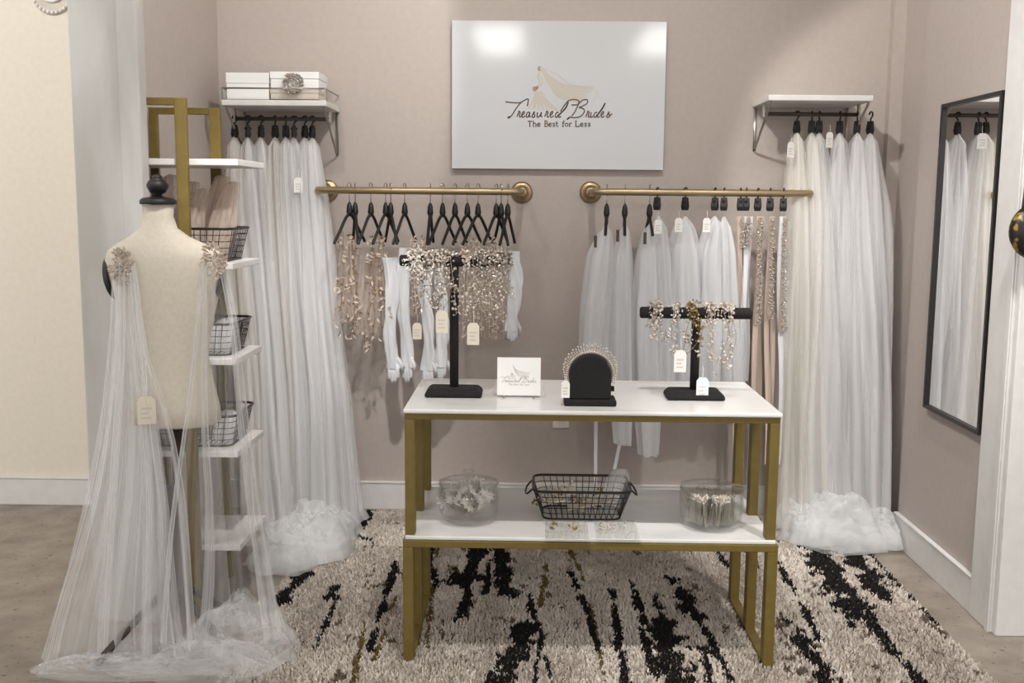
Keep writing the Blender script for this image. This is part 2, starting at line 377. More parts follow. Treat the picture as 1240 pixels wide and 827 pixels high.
def logo(fn, sc, parent, off, Y):
    a = MB(); b = MB(); c = MB()
    def dr(mb, pts, wd): stroke(mb, smooth_pts([fn(*p) for p in pts], 6), wd*sc, Y)
    for k in range(7):   # skirt folds fanning out below the waist
        x = 432+k*24; dr(a, [(468+k*4, 398), (462+k*10, 430+k*2), (x, 480+k*2)], 11)
    for k in range(6):   # veil lines blown to the right
        dr(a, [(492, 282), (540+k*6, 330+k*22-k*k), (620+k*8, 372+k*14), (742-k*14, 384+k*16)], 12)
    dr(a, [(490, 284), (560, 310), (640, 366), (748, 372)], 4); dr(a, [(755, 385), (762, 410), (740, 448)], 4)
    dr(b, [(484, 300), (478, 330), (486, 352), (470, 396)], 11); dr(b, [(488, 320), (500, 350), (474, 384)], 7)
    for q in ((485, 288, 12), (462, 384, 13), (474, 378, 9)):
        n = 10; cc = [fn(q[0]+math.cos(t*2*math.pi/n)*q[2]*.8, q[1]+math.sin(t*2*math.pi/n)*q[2]) for t in range(n)]
        c.add([(p[0], Y-.0001, p[1]) for p in cc], [tuple(range(n))])
    a.build('veil_drawing', 'ink_beige', parent, off=off); b.build('figure_drawing', 'ink_beige', parent, off=off); c.build('head_drawing', 'ink_rose', parent, off=off)
logo(lpx, 1/3.937/285, sg, so, SY-.0002)

# beaded round ornament on the cream wall
oc = atY(62, -9, -.012); t = thing('wall_ornament', 'round white beaded ornament on the cream wall', 'ornament', (oc.x, -.001, oc.z))
MB().lathe([(.088, 0), (.088, .006), (.07, .01), (.066, .006)], 40, (0, 0, 0), (0, -1, 0)).build('plate', 'card_beige', t, smooth=True)
MB().tube([(math.cos(a)*.043, -.012, math.sin(a)*.032) for a in np.linspace(0, 2*math.pi, 32, endpoint=False)], .009, 8, True).build('inner_ring', 'card_box', t, smooth=True)
for k in range(28):
    a = 2*math.pi*k/28; MB().ball((math.cos(a)*.08, -.011, math.sin(a)*.08), .0065).build('bead', 'card_box', t, smooth=True)

# outlet low on the back wall
q = atY(679, 518, 0); t = thing('wall_outlet', 'white electrical outlet plate on the taupe wall behind the table', 'outlet', (q.x, 0, q.z))
MB().box(-.036, .036, -.007, -.0005, 0, .115).build('plate', 'outlet_plastic', t, bevel=.002)
for z in (.035, .08): MB().box(-.017, .017, -.010, -.0071, z-.014, z+.014).build('socket', 'white_paint', t, bevel=.002)

# ------------------------------------------------------------------ mirror
mc = [atX(1141, 122, XR-.02), atX(1217, 114, XR-.02), atX(1190, 533, XR-.02), atX(1120, 490, XR-.02)]
y0 = (mc[1].y+mc[2].y)/2; y1 = (mc[0].y+mc[3].y)/2; z0 = (mc[2].z+mc[3].z)/2; z1 = (mc[0].z+mc[1].z)/2
y0 = max(y0, -1.098)
t = thing('wall_mirror', 'tall rectangular wall mirror with thin black frame', 'mirror', (XR-.012, (y0+y1)/2, z0))
off = t.location
MB().box(XR-.016, XR-.001, y0+.012, y1-.012, z0+.012, z1-.012).build('mirror_pane', 'mirror_glass', t, off=off)
mb = MB(); fx0, fx1 = XR-.026, XR-.001
MB().box(fx0, fx1, y0, y0+.014, z0, z1).build('frame_side', 'frame_black', t, off=off, bevel=.001)
MB().box(fx0, fx1, y1-.014, y1, z0, z1).build('frame_side', 'frame_black', t, off=off, bevel=.001)
MB().box(fx0, fx1, y0+.0141, y1-.0141, z0, z0+.014).build('frame_rail', 'frame_black', t, off=off, bevel=.001)
MB().box(fx0, fx1, y0+.0141, y1-.0141, z1-.014, z1).build('frame_rail', 'frame_black', t, off=off, bevel=.001)

# black and gold round piece at the edge of the white casing
q = atY(1258, 280, -1.34)
t = thing('sequin_bag', 'round black and gold sequined bag hanging on the white door casing', 'bag', (q.x, -1.335, q.z))
MB().lathe([(.0, -.038), (.05, -.036), (.078, -.02), (.086, 0), (.078, .02), (.05, .036), (0, .038)], 32, (0, 0, 0), (0, -1, 0), cap=False).build('body', 'sequin', t, smooth=True)
MB().tube(smooth_pts([(-.05, 0, .06), (-.03, .02, .2), (0, .03, .26), (.03, .02, .2), (.05, 0, .06)]), .004, 6).build('strap', 'frame_black', t, smooth=True)
MB().lathe([(.006, 0), (.006, .045), (.011, .045), (.011, .05)], 10, (0, .0405, .262), (0, -1, 0)).build('wall_hook', 'nickel', t, smooth=True)

# ------------------------------------------------------------------ rug
RX0, RX1, RY0, RY1 = -.86, 1.335, -1.80, -.06
def build_rug():
    rng = np.random.default_rng(4)
    t = thing('area_rug', 'shaggy cream area rug with ragged black and olive streaks', 'rug', ((RX0+RX1)/2, (RY0+RY1)/2, 0))
    o_ = t.location
    MB().box(RX0, RX1, RY0, RY1, .001, .007).build('backing', 'rug_backing', t, off=o_, bevel=.002)
    sx, sy = .0068, .0075
    gx, gy = np.meshgrid(np.arange(RX0+.004, RX1-.004, sx), np.arange(RY0+.004, RY1-.004, sy))
    x = gx.ravel()+rng.uniform(-.004, .004, gx.size); y = gy.ravel()+rng.uniform(-.004, .004, gx.size); n = x.size
    def vnoise(px, py, seed):
        r2 = np.random.default_rng(seed); G = r2.uniform(-1, 1, (256, 256))
        ix = np.floor(px).astype(int); iy = np.floor(py).astype(int); fx = px-ix; fy = py-iy; fx = fx*fx*(3-2*fx); fy = fy*fy*(3-2*fy)
        g = lambda a, b: G[a % 256, b % 256]
        return (g(ix, iy)*(1-fx)+g(ix+1, iy)*fx)*(1-fy)+(g(ix, iy+1)*(1-fx)+g(ix+1, iy+1)*fx)*fy
    ST = [(452, 620, 415, 657, 20), (430, 652, 445, 657, 10), (368, 700, 330, 738, 24), (406, 716, 400, 728, 16), (408, 730, 384, 785, 7), (478, 690, 450, 785, 9),
          (583, 664, 566, 704, 38), (566, 706, 560, 752, 14), (591, 690, 588, 722, 8), (606, 664, 613, 720, 26), (640, 728, 655, 775, 9), (634, 768, 606, 827, 42), (655, 775, 648, 827, 8),
          (692, 700, 712, 748, 9), (712, 745, 722, 790, 9), (742, 726, 757, 830, 11), (764, 712, 786, 765, 13), (796, 760, 822, 830, 42), (778, 768, 792, 815, 12), (792, 726, 806, 770, 9),
          (818, 708, 842, 752, 20), (842, 748, 888, 830, 9), (852, 792, 862, 830, 14), (958, 762, 1004, 830, 22), (984, 664, 1036, 745, 34), (1036, 740, 1110, 830, 13), (1018, 662, 1072, 722, 32),
          (1046, 664, 1136, 748, 28), (945, 690, 990, 775, 8), (905, 672, 915, 690, 8), (1003, 700, 1030, 760, 10), (870, 672, 880, 690, 6), (520, 668, 526, 712, 9), (660, 800, 668, 830, 5), (1060, 760, 1130, 850, 10)]
    OL = [(530, 664, 518, 780, 5), (690, 668, 706, 705, 6), (716, 742, 732, 830, 6), (442, 762, 428, 830, 8), (470, 712, 448, 716, 8), (662, 690, 655, 735, 7), (478, 730, 455, 800, 6), (545, 690, 560, 700, 6)]
    def mask(L_):
        m_ = np.full(n, -9.0)
        for k, (a, b, c, d, w_) in enumerate(L_):
            A = atZ(a, b); B = atZ(c, d); s_ = (w_/FPX)*((A+B)/2-CAM).length
            dx, dy = B.x-A.x, B.y-A.y; l2 = dx*dx+dy*dy
            tt = np.clip(((x-A.x)*dx+(y-A.y)*dy)/l2, -.06, 1.06); dist = np.hypot(x-(A.x+tt*dx), y-(A.y+tt*dy))
            m_ = np.maximum(m_, 1-dist/(s_*.56))
        return m_
    rag = .75*vnoise(x*30, y*16, 1)+.62*vnoise(x*75, y*50, 2)
    blk = mask(ST)+rag*.75 > .28
    fine = (.7*vnoise(x*30, y*7, 5)+.5*vnoise(x*75, y*38, 6)) > .70
    oli = (mask(OL)+rag*.7 > .3)
    base = np.array(lin(230, 222, 212)[:3]); alt = np.array(lin(190, 177, 167)[:3])
    mixv = np.clip(.5+.55*vnoise(x*9, y*5, 8)+.35*vnoise(x*40, y*30, 9)+rng.normal(0, .12, n), 0, 1)[:, None]
    C_ = base*(1-mixv*.75)+alt*mixv*.75
    C_[fine] = np.array(lin(120, 106, 94)[:3]); C_[oli] = np.array(lin(122, 104, 58)[:3]); C_[blk] = np.array(lin(26, 23, 23)[:3])
    C_ *= rng.uniform(.86, 1.1, n)[:, None]
    # each tuft: two crossed tapering blades
    h = rng.uniform(.008, .015, n); th = rng.uniform(0, 2*math.pi, n); lean = rng.uniform(0, .010, n); la = rng.uniform(0, 2*math.pi, n)
    wd = .0034; V = np.empty((n, 8, 3)); ox, oy = o_.x, o_.y
    for k in range(2):
        cx_, sx_ = np.cos(th+k*math.pi/2)*wd, np.sin(th+k*math.pi/2)*wd
        for j, (sg_, top) in enumerate(((-1, 0), (1, 0), (1, 1), (-1, 1))):
            V[:, k*4+j, 0] = x-ox+sg_*cx_*(1-.45*top)+top*np.cos(la)*lean
            V[:, k*4+j, 1] = y-oy+sg_*sx_*(1-.45*top)+top*np.sin(la)*lean
            V[:, k*4+j, 2] = .006+top*h
    me = bpy.data.meshes.new('pile'); nv = n*8
    me.vertices.add(nv); me.vertices.foreach_set('co', V.ravel())
    me.loops.add(nv); me.loops.foreach_set('vertex_index', np.arange(nv, dtype=np.int32))
    me.polygons.add(n*2); me.polygons.foreach_set('loop_start', np.arange(0, nv, 4, dtype=np.int32)); me.polygons.foreach_set('loop_total', np.full(n*2, 4, dtype=np.int32))
    me.update(calc_edges=True)
    at = me.color_attributes.new('tuft', 'FLOAT_COLOR', 'POINT'); cc = np.ones((n, 8, 4)); cc[:, :, :3] = C_[:, None, :]; at.data.foreach_set('color', cc.ravel())
    me.materials.append(M['rug_pile']); p = bpy.data.objects.new('pile', me); col.objects.link(p); p.parent = t; p['kind'] = 'stuff'
build_rug()
ZRUG = .02

# ------------------------------------------------------------------ display table
def build_table():
    f = -1.564; d = .535; x0, x1 = -.355, .722
    zt = atY(710, 498.5, f).z; zl = atY(710, 652.5, f).z        # front top arris of upper and lower slab
    t = thing('display_table', 'two tier gold framed display table with white marble slabs', 'table', ((x0+x1)/2, f+d/2, ZRUG-.013)); o_ = t.location
    zb = ZRUG-.013; ST = .012; g = 'gold_paint'
    def rail(x0, x1, y0, y1, z0, z1, nm='rail', p=t): return MB().box(x0, x1, y0, y1, z0, z1).build(nm, g, p, off=o_, bevel=.002)
    w_ = .030
    # lower tier
    zr = zl-ST
    rail(x0, x1, f, f+.02, zr-.021, zr); rail(x0, x1, f+d-.02, f+d, zr-.021, zr)
    for xa in (x0, x1-w_):
        rail(xa, xa+w_, f+.0201, f+d-.0201, zr-.021, zr, 'side_rail')
        rail(xa, xa+w_, f+.0201, f+d-.0201, zb, zb+.018, 'floor_rail')
        for k in range(3):
            yy = lerp(f, f+d-.04, k/2); rail(xa, xa+w_, yy, yy+.04, zb, zr-.0212, 'leg')
    MB().box(x0+.006, x1-.006, f+.004, f+d-.004, zr+.0005, zl).build('lower_slab', 'marble', t, off=o_, bevel=.003)
    # upper tier, a little narrower, standing on the lower slab
    a0, a1 = x0+.006, x1-.006; zr2 = zt-ST-.001; y_0, y_1 = f+.012, f+d-.012; w2 = .028
    rail(a0, a1, y_0, y_0+.02, zr2-.018, zr2); rail(a0, a1, y_1-.02, y_1, zr2-.018, zr2)
    for xa in (a0, a1-w2):
        rail(xa, xa+w2, y_0+.0201, y_1-.0201, zr2-.018, zr2, 'side_rail')
        for k in range(3):
            yy = lerp(y_0, y_1-.04, k/2); rail(xa, xa+w2, yy, yy+.04, zl+.0003, zr2-.0182, 'leg')
    MB().box(a0-.004, a1+.004, y_0-.008, y_1+.008, zr2+.0005, zt).build('upper_slab', 'marble', t, off=o_, bevel=.004)
    return zt, zl
ZT, ZL = build_table()

# ------------------------------------------------------------------ hanging rails on the back wall
RAILY = -.25
def hang_rail(pl, pr, plab):
    a = atY(pl[0], pl[1], 0); b = atY(pr[0], pr[1], 0); z = (a.z+b.z)/2
    t = thing('hanging_rail', plab, 'clothes rail', ((a.x+b.x)/2, 0, z)); o_ = t.location
    pts = [(a.x, -.012, z), (a.x, RAILY+.03, z), (a.x+.009, RAILY+.009, z), (a.x+.03, RAILY, z), (b.x-.03, RAILY, z), (b.x-.009, RAILY+.009, z), (b.x, RAILY+.03, z), (b.x, -.012, z)]
    MB().tube(pts, .0145, 14).build('pipe', 'brass', t, smooth=True, off=o_)
    for q in (a, b):
        MB().lathe([(.046, 0), (.046, .006), (.036, .010), (.022, .013), (.022, .03), (.016, .032)], 28, (q.x, -.0005, z), (0, -1, 0)).build('wall_flange', 'brass', t, smooth=True, off=o_)
    return a.x, b.x, z
LX0, LX1, LZ = hang_rail((397, 231), (632, 233), 'brass pipe rail holding gloves and lace hairpieces')
RX0_, RX1_, RZ = hang_rail((715, 235), (965, 233), 'brass pipe rail holding white veils and beaded sashes')

# ------------------------------------------------------------------ wall shelves
SHD = .30
def wall_shelf(pl, pr, label, guard):
    a = atY(pl[0], pl[1], -SHD); b = atY(pr[0], pr[1], -SHD); z = (a.z+b.z)/2
    t = thing('wall_shelf', label, 'shelf', ((a.x+b.x)/2, 0, z)); o_ = t.location
    MB().box(a.x, b.x, -SHD, -.001, z-.022, z).build('board', 'white_paint', t, off=o_, bevel=.003)
    for x in (a.x+.012, b.x-.012):
        MB().tube([(x, -.006, z-.024), (x, -.006, z-.20), (x, -.03, z-.19), (x, -SHD+.02, z-.03), (x, -SHD+.02, z-.024)], .005, 8).build('bracket', 'nickel', t, off=o_, smooth=True)
    MB().tube([(a.x+.012, -.16, z-.062), (b.x-.012, -.16, z-.062)], .008, 10).build('hanging_bar', 'dark_metal', t, off=o_, smooth=True)
    for x in (a.x+.012, b.x-.012): MB().box(x-.004, x+.004, -.17, -.15, z-.075, z-.0225).build('bar_holder', 'nickel', t, off=o_)
    if guard:
        MB().tube([(a.x+.004, -.01, z+.045), (a.x+.004, -SHD+.005, z+.045), (b.x-.004, -SHD+.005, z+.045), (b.x-.004, -.01, z+.045)], .0035, 8).build('guard_rail', 'nickel', t, off=o_, smooth=True)
        for x in (a.x+.004, b.x-.004): MB().box(x-.003, x+.003, -SHD+.002, -SHD+.03, z+.0003, z+.048).build('guard_post', 'nickel', t, off=o_)
    return a.x, b.x, z
lsx0, lsx1, lsz = wall_shelf((268, 121), (395, 121), 'white wall shelf with wire guard rail carrying gift boxes', True)
rsx0, rsx1, rsz = wall_shelf((931, 115), (1058, 115), 'empty white wall shelf with long veils hung below', False)

# boxes on the shelf with guard rail
def gift_box(px0, px1, py0, py1, label, matn, yb=-.255, dp=.18, lid=.4):
    a = atY(px0, py1, yb); b = atY(px1, py0, yb); zb_ = max(a.z, lsz+.0005)
    t = thing('gift_box', label, 'box', ((a.x+b.x)/2, yb+dp/2, zb_)); wx = (b.x-a.x)/2; h = b.z-zb_
    MB().box(-wx+.002, wx-.002, -dp/2+.002, dp/2-.002, 0, h*(1-lid)-.0005).build('body', matn, t, bevel=.0015)
    MB().box(-wx, wx, -dp/2, dp/2, h*(1-lid), h).build('lid', matn, t, bevel=.0015)
    return t, wx, h
gift_box(274, 325.5, 88, 120, 'plain white gift box beside the boxes with a brooch', 'card_box')
t2, wx2, h2 = gift_box(327, 386, 108, 120, 'flat beige box lying beneath the white brooch box', 'card_beige', dp=.19)
gift_box(327, 386, 87, 107.6, 'white gift box with brooch wreath leaning on its front', 'card_box')
q = atY(355, 101, -.272); random.seed(5)
t = thing('brooch_wreath', 'round silver beaded brooch wreath leaning on a white box', 'brooch', (q.x, q.y, q.z-.045))
mb = MB(); mb2 = MB()
for k in range(26):
    a = 2*math.pi*k/26+random.uniform(-.1, .1); r = random.uniform(.028, .036)
    mb.leaf((math.cos(a)*r*.8, 0, .045+math.sin(a)*r*.8), (math.cos(a+.7), -.3, math.sin(a+.7)), (0, -1, .2), .022, .014)
    mb2.ball((math.cos(a)*r, random.uniform(-.01, 0), .045+math.sin(a)*r), random.uniform(.003, .006))
for k in range(14):
    a = random.uniform(0, 6.28); r = random.uniform(0, .022); mb2.ball((math.cos(a)*r, random.uniform(-.012, -.004), .045+math.sin(a)*r), random.uniform(.003, .006))
MB().tube([(math.cos(a)*.03, .002, .045+math.sin(a)*.03) for a in np.linspace(0, 6.283, 24, endpoint=False)], .006, 8, True).build('ring', 'leaf_silver', t, smooth=True)
mb.build('petals', 'leaf_silver', t, kind='stuff'); mb2.build('beads', 'crystal', t, smooth=True, kind='stuff')

# ------------------------------------------------------------------ hangers
def q_hook(z0, r, h, rz=0.0):
    """question-mark hook: stem from z0 up, circle of radius r"""
    P = [(0, 0, z0), (0, 0, z0+h*.5), (.2*r, 0, z0+h*.75)]
    for a in np.linspace(-70, 190, 14):
        P.append((r*.15+math.cos(math.radians(a))*r, 0, z0+h+r+math.sin(math.radians(a))*r))
    return P
def make_clip_hanger(label, group, hook_mat='plastic_black'):
    """origin where the hook rests on the bar"""
    t = thing('clip_hanger', label, 'hanger', (0, 0, 0), 0, group)
    r, h = .0115, .016; z0 = -(h+2*r)+.004
    MB().tube(q_hook(z0, r, h), .0034, 8).build('hook', hook_mat, t, smooth=True)
    MB().add([(-.006, -.012, z0+.002), (.006, -.012, z0+.002), (.006, .012, z0+.002), (-.006, .012, z0+.002), (-.011, -.014, z0-.034), (.011, -.014, z0-.034), (.011, .014, z0-.034), (-.011, .014, z0-.034),
              (-.008, -.012, z0-.050), (.008, -.012, z0-.050), (.008, .012, z0-.050), (-.008, .012, z0-.050)],
             [(3, 2, 1, 0), (0, 1, 5, 4), (1, 2, 6, 5), (2, 3, 7, 6), (3, 0, 4, 7), (4, 5, 9, 8), (5, 6, 10, 9), (6, 7, 11, 10), (7, 4, 8, 11), (8, 9, 10, 11)]).build('clip_body', 'plastic_black', t, bevel=.003)
    MB().lathe([(.005, -.013), (.005, .013)], 10, (0, 0, z0-.012), (1, 0, 0)).build('clip_hinge', 'plastic_black', t, smooth=True)
    return t, z0-.044
def make_arm_hanger(label, group, span=.17, drop=.12):
    t = thing('garment_hanger', label, 'hanger', (0, 0, 0), 0, group)
    r = .018; P = [(0, 0, -.085), (0, 0, -.045)]
    for a in np.linspace(-60, 170, 12): P.append((math.cos(math.radians(a))*r*.9, 0, -.018+math.sin(math.radians(a))*r+.0205*0))
    P = [(x, y, z+.0165) for x, y, z in P]
    MB().tube(P, .0019, 6).build('hook', 'chrome', t, smooth=True)
    MB().tube([(0, 0, -.062), (0, 0, -.075), (0, 0, -.10), (0, 0, -.118)], [.005, .010, .013, .008], 10).build('neck', 'plastic_black', t, smooth=True)
    for s in (-1, 1):
        MB().tube(smooth_pts([(0, 0, -.105), (s*span*.25, 0, -.125), (s*span*.6, 0, -.105-drop*.62), (s*span*.92, 0, -.105-drop), (s*span, 0, -.105-drop*1.12)], 4), .0062, 8).build('arm', 'plastic_black', t, smooth=True)
    return t
def make_tag(parent, x, y, z, w_=.026, h_=.045, rz=0.0, m_='paper', string=.03):
    """swing tag with clipped shoulders hanging on a string; child of its thing"""
    c, s = math.cos(rz), math.sin(rz)
    P = [(-w_/2, 0, -h_), (w_/2, 0, -h_), (w_/2, 0, -h_*.16), (w_*.28, 0, 0), (-w_*.28, 0, 0), (-w_/2, 0, -h_*.16)]
    f_ = [(x+p[0]*c, y+p[0]*s-.0006, z+p[2]) for p in P]; b_ = [(x+p[0]*c, y+p[0]*s+.0006, z+p[2]) for p in P]
    o = MB().add(f_+b_, [tuple(range(6)), tuple(range(6, 12))[::-1]]+[(i, i+6, (i+1) % 6+6, (i+1) % 6) for i in range(6)]).build('price_tag', m_, parent)
    mb = MB()
    for k, (u0, u1) in enumerate(((-.3, .3), (-.3, .12), (-.3, .25))):
        zz = z-h_*(.4+.17*k); mb.add([(x+u0*w_*c, y-.0012+u0*w_*s, zz), (x+u1*w_*c, y-.0012+u1*w_*s, zz), (x+u1*w_*c, y-.0012+u1*w_*s, zz-h_*.07), (x+u0*w_*c, y-.0012+u0*w_*s, zz-h_*.07)], [(0, 1, 2, 3)])
    mb.build('tag_print', 'tag_ink', o)
    if string: MB().tube([(x, y, z-.004), (x+.002, y+.002, z+string*.5), (x, y+.004, z+string)], .0007, 5).build('tag_string', 'paper', o)
    return o

# ------------------------------------------------------------------ draped net: closed folded tube of cloth
def drape(path, nf, amp, seed, nu=72, nv=26, floor_z=None):
    """path rows: (v, cx, cy, cz, half width x, half width y)"""
    ph = seed*1.7
    def fn(u, v):
        cx_, cy_, cz_, wx, wy = interp(path, v)
        a = 2*math.pi*u
        k = 1+amp*min(1, .25+v*1.6)*(math.sin(nf*a+ph+1.5*math.sin(3.1*v+ph))+.6*math.sin((nf+3)*a-ph*2+2.6*v)+.9*nz(math.cos(a)*1.7+seed, math.sin(a)*1.7, v*2.2+seed))
        x = cx_+math.cos(a)*wx*k; y = cy_+math.sin(a)*wy*k
        x += wx*.25*nz(v*2.5, seed*3.1, 1)*v; z = cz_+.006*nz(u*12, v*8, seed)
        x = min(x, XR-.03); y = min(y, -.02)
        if floor_z is not None: z = max(z, floor_z+.004+.004*abs(nz(u*20, v*9, seed)))
        return (x, y, z)
    return MB().sheet(fn, nu, nv, close=True)
def crumple(cx_, cy_, rx, ry, h, seed, fz=0.002, nu=64, nv=20, ridge=1.9):
    """heaped cloth lying on the floor"""
    def fn(u, v):
        a = 2*math.pi*u; rim = 1+.22*nz(math.cos(a)*1.6, math.sin(a)*1.6, seed)+.10*nz(math.cos(a)*5, math.sin(a)*5, seed+4)
        r = v*rim; x = math.cos(a)*r; y = math.sin(a)*r
        fold = 1-abs(nz(x*ridge+seed, y*ridge, seed*2.3))*2.0
        fold2 = 1-abs(nz(x*ridge*2.3, y*ridge*2.3+seed, seed))*2.0
        z = h*max(0, 1-v**2.4)**.75*(.62+.34*fold+.10*fold2)
        return (min(cx_+x*rx, XR-.03)+.03*rx*nz(x*4, y*4, seed+9), cy_+y*ry+.05*ry*nz(y*4, x*4, seed+7), fz+max(0, z)+.002)
    return MB().sheet(fn, nu, nv, close=True)

# veils under the wall shelves ------------------------------------------------
def long_veil(hx, z_bar, bottom, seed, label, group, m_='tulle', train=None, tagp=None, wtop=.03, nf=7):
    """hx: x of hanger; bottom: list of (v, cx, cy, cz, wx, wy) rows for v>0.  One thing: outer and inner net, train"""
    yb = -.16
    zt_ = z_bar-.095
    t = thing('long_veil', label, 'veil', (bottom[-1][1], bottom[-1][2], 0), 0, group); o_ = t.location
    path = [(0, hx, yb, zt_+.014, .004, .012), (.008, hx, yb, zt_+.012, wtop*.45, .04), (.03, hx, yb, zt_-.012, wtop*.8, .06)]+bottom
    drape(path, nf-2, .22, seed).build('outer_net', m_, t, smooth=True, off=o_)
    inner = [(r[0], r[1]+.004, r[2]+.006, r[3]-.004, r[4]*.62, r[5]*.6) for r in path]
    drape(inner, nf-3, .28, seed+.5, nu=52).build('inner_net', m_, t, smooth=True, off=o_)
    MB().tube([(hx-.012, yb, zt_-.004), (hx+.012, yb, zt_-.004)], .004, 6).build('comb', 'crystal', t, off=o_)
    if train:
        for k, (a, b, rx, ry, h) in enumerate(train):
            crumple(a, b, rx, ry, h, seed+k*3.3, fz=(ZRUG if a > RX0-.05 else .002)).build('train', 'tulle_pool', t, smooth=True, off=o_)
            crumple(a+.02, b-.01, rx*.8, ry*.8, h*.8, seed+k*5.1+9, fz=(ZRUG if a > RX0-.05 else .002)).build('train', 'tulle_pool', t, smooth=True, off=o_)
    if tagp: make_tag(t, tagp[0]-o_.x, tagp[1]-o_.y, tagp[2]-o_.z, .036, .06, .5)
    return t
hang0, clip_dz = make_clip_hanger('black clip hanger on the bar under the box shelf', 'clip hangers under the box shelf')
LHX = [284, 300, 316, 333, 346, 356, 369, 378]
zb_l = lsz-.062+.008
first = True
for i, px in enumerate(LHX):
    p = atY(px, 150, -.16); rz = math.radians([55, 25, 40, 80, 88, 20, 45, 35][i])
    hl = ORD[i]+' black clip hanger from the alcove side wall under the box shelf'
    if first: hang0['label'] = hl; hang0.location = (p.x, -.16, zb_l); hang0.rotation_euler = (0, 0, rz); first = False
    else: dup(hang0, (p.x, -.16, zb_l), rz, hl)
def vrow(px, y, Y, wpx, wy, v):
    q = atY(px, y, Y); s_ = (q-CAM).length/FPX
    return (v, q.x, q.y, q.z, wpx*s_*.5, wy)
GL = 'long veils under the box shelf'
def lveil(i, pxb, wb, seed, label, **k):
    hx = atY(LHX[i], 150, -.16).x; Z = ZRUG
    fz = .03
    B = [vrow(lerp(LHX[i], pxb, .12), 235, -.17, lerp(20, wb, .4), .075, .16), vrow(lerp(LHX[i], pxb, .4), 350, -.18, lerp(22, wb, .62), .09, .42),
         vrow(lerp(LHX[i], pxb, .75), 480, -.21, lerp(24, wb, .85), .10, .72)]
    e = atY(pxb, 606, -.24); B += [(.97, e.x, -.25, fz+.02, B[-1][4]*1.12, .11), (1, e.x+.01, -.27, fz, B[-1][4]*1.25, .14)]
    return long_veil(hx, zb_l, B, seed, label, GL, **k)
lv = [(0, 318, 34, 'tulle_ivory'), (1, 336, 36, 'tulle'), (2, 352, 36, 'tulle'), (3, 362, 30, 'tulle_ivory'), (4, 372, 36, 'tulle'), (5, 386, 40, 'tulle'), (6, 402, 40, 'tulle'), (7, 414, 38, 'tulle')]
TR = {1: [(atZ(345, 690).x, -.72, .15, .19, .16)], 4: [(atZ(376, 668).x, -.60, .18, .21, .18)], 6: [(atZ(400, 640).x, -.42, .15, .16, .12)]}
LLAB = ['ivory net veil nearest the alcove side wall under the box shelf', 'white net veil with a pooled train beside the shelving unit', 'white net veil on the third clip under the box shelf',
        'ivory net veil with narrow gathers under the box shelf', 'white net veil with the largest fluffy train on the rug', 'white net veil with a square price tag under the box shelf',
        'white net veil with a small train by the back wall baseboard', 'white net veil closest to the brass glove rail']
for i, pxb, wb, m_ in lv:
    tg = None
    if i == 5: q = atY(361, 215, -.25); tg = (q.x, q.y, q.z)
    lveil(i, pxb, wb, 1.3+i*2.1, LLAB[i], m_=m_, train=TR.get(i), tagp=tg)

hang1, _ = make_clip_hanger('black clip hanger on the bar under the empty shelf', 'clip hangers under the empty shelf')
RHX = [965, 983, 992, 1017, 1038, 1054]; zb_r = rsz-.062+.008
for i, px in enumerate(RHX):
    p = atY(px, 150, -.16); rz = math.radians([20, 70, 85, 60, 75, 40][i])
    hl = ORD[i]+' black clip hanger from the sash rail end under the empty shelf'
    if i == 0: hang1['label'] = hl; hang1.location = (p.x, -.16, zb_r); hang1.rotation_euler = (0, 0, rz)
    else: dup(hang1, (p.x, -.16, zb_r), rz, hl)
GR = 'long veils under the empty shelf'
RLAB = ['ivory net veil with two white labels at its top by the sash rail', 'ivory net veil on the second clip under the empty shelf', 'white net veil with a wide train under the empty shelf',
        'greyish white net veil with a white tag at its top', 'white net veil with smooth straight folds near the mirror', 'sheer white net veil against the wall beside the mirror']
rv = [(0, 958, 40, 'tulle_ivory'), (1, 972, 40, 'tulle_ivory'), (2, 992, 52, 'tulle'), (3, 1012, 44, 'tulle'), (4, 1042, 46, 'tulle'), (5, 1066, 46, 'tulle')]
TRR = {0: [(atZ(962, 640).x, -.36, .13, .16, .18)], 2: [(atZ(995, 640).x, -.42, .20, .18, .20)], 4: [(atZ(1052, 645).x, -.36, .14, .16, .12)]}
for i, pxb, wb, m_ in rv:
    hx = atY(RHX[i], 150, -.16).x
    B = [vrow(lerp(RHX[i], pxb, .05), 250, -.17, lerp(24, wb, .5), .08, .2), vrow(lerp(RHX[i], pxb, .35), 380, -.19, lerp(26, wb, .75), .10, .5), vrow(lerp(RHX[i], pxb, .75), 500, -.21, wb, .11, .78)]
    e = atY(pxb, 606, -.24); B += [(.97, e.x, -.25, .05, B[-1][4]*1.1, .12), (1, e.x, -.27, .03, B[-1][4]*1.2, .15)]
    tg = None
    if i == 0: q = atY(958, 172, -.25); tg = (q.x, q.y, q.z)
    if i == 3: q = atY(1005, 160, -.25); tg = (q.x, q.y, q.z)
    long_veil(hx, zb_r, B, 4.2+i*1.9, RLAB[i], GR, m_=m_, train=TRR.get(i), tagp=tg)

# ------------------------------------------------------------------ rail with gloves and lace
ah = make_arm_hanger('black hanger with chrome hook on the glove and lace rail', 'hangers on the glove and lace rail', .13, .105)
AHX = [423, 430, 449, 467, 473, 490, 521, 536, 551, 566, 579, 601, 607, 615]
AHR = [72, -76, 76, 75, -72, 76, 90, 70, 72, 68, 66, 70, -76, 78]
for i, px in enumerate(AHX):
    p = atY(px, 236, RAILY); loc = (p.x, RAILY, LZ+.0145); rz = math.radians(AHR[i])
    hl = ORD[i]+' chrome hook hanger from the veil end of the glove rail'
    if i == 0: ah['label'] = hl; ah.location = loc; ah.rotation_euler = (0, 0, rz)
    else: dup(ah, loc, rz, hl)

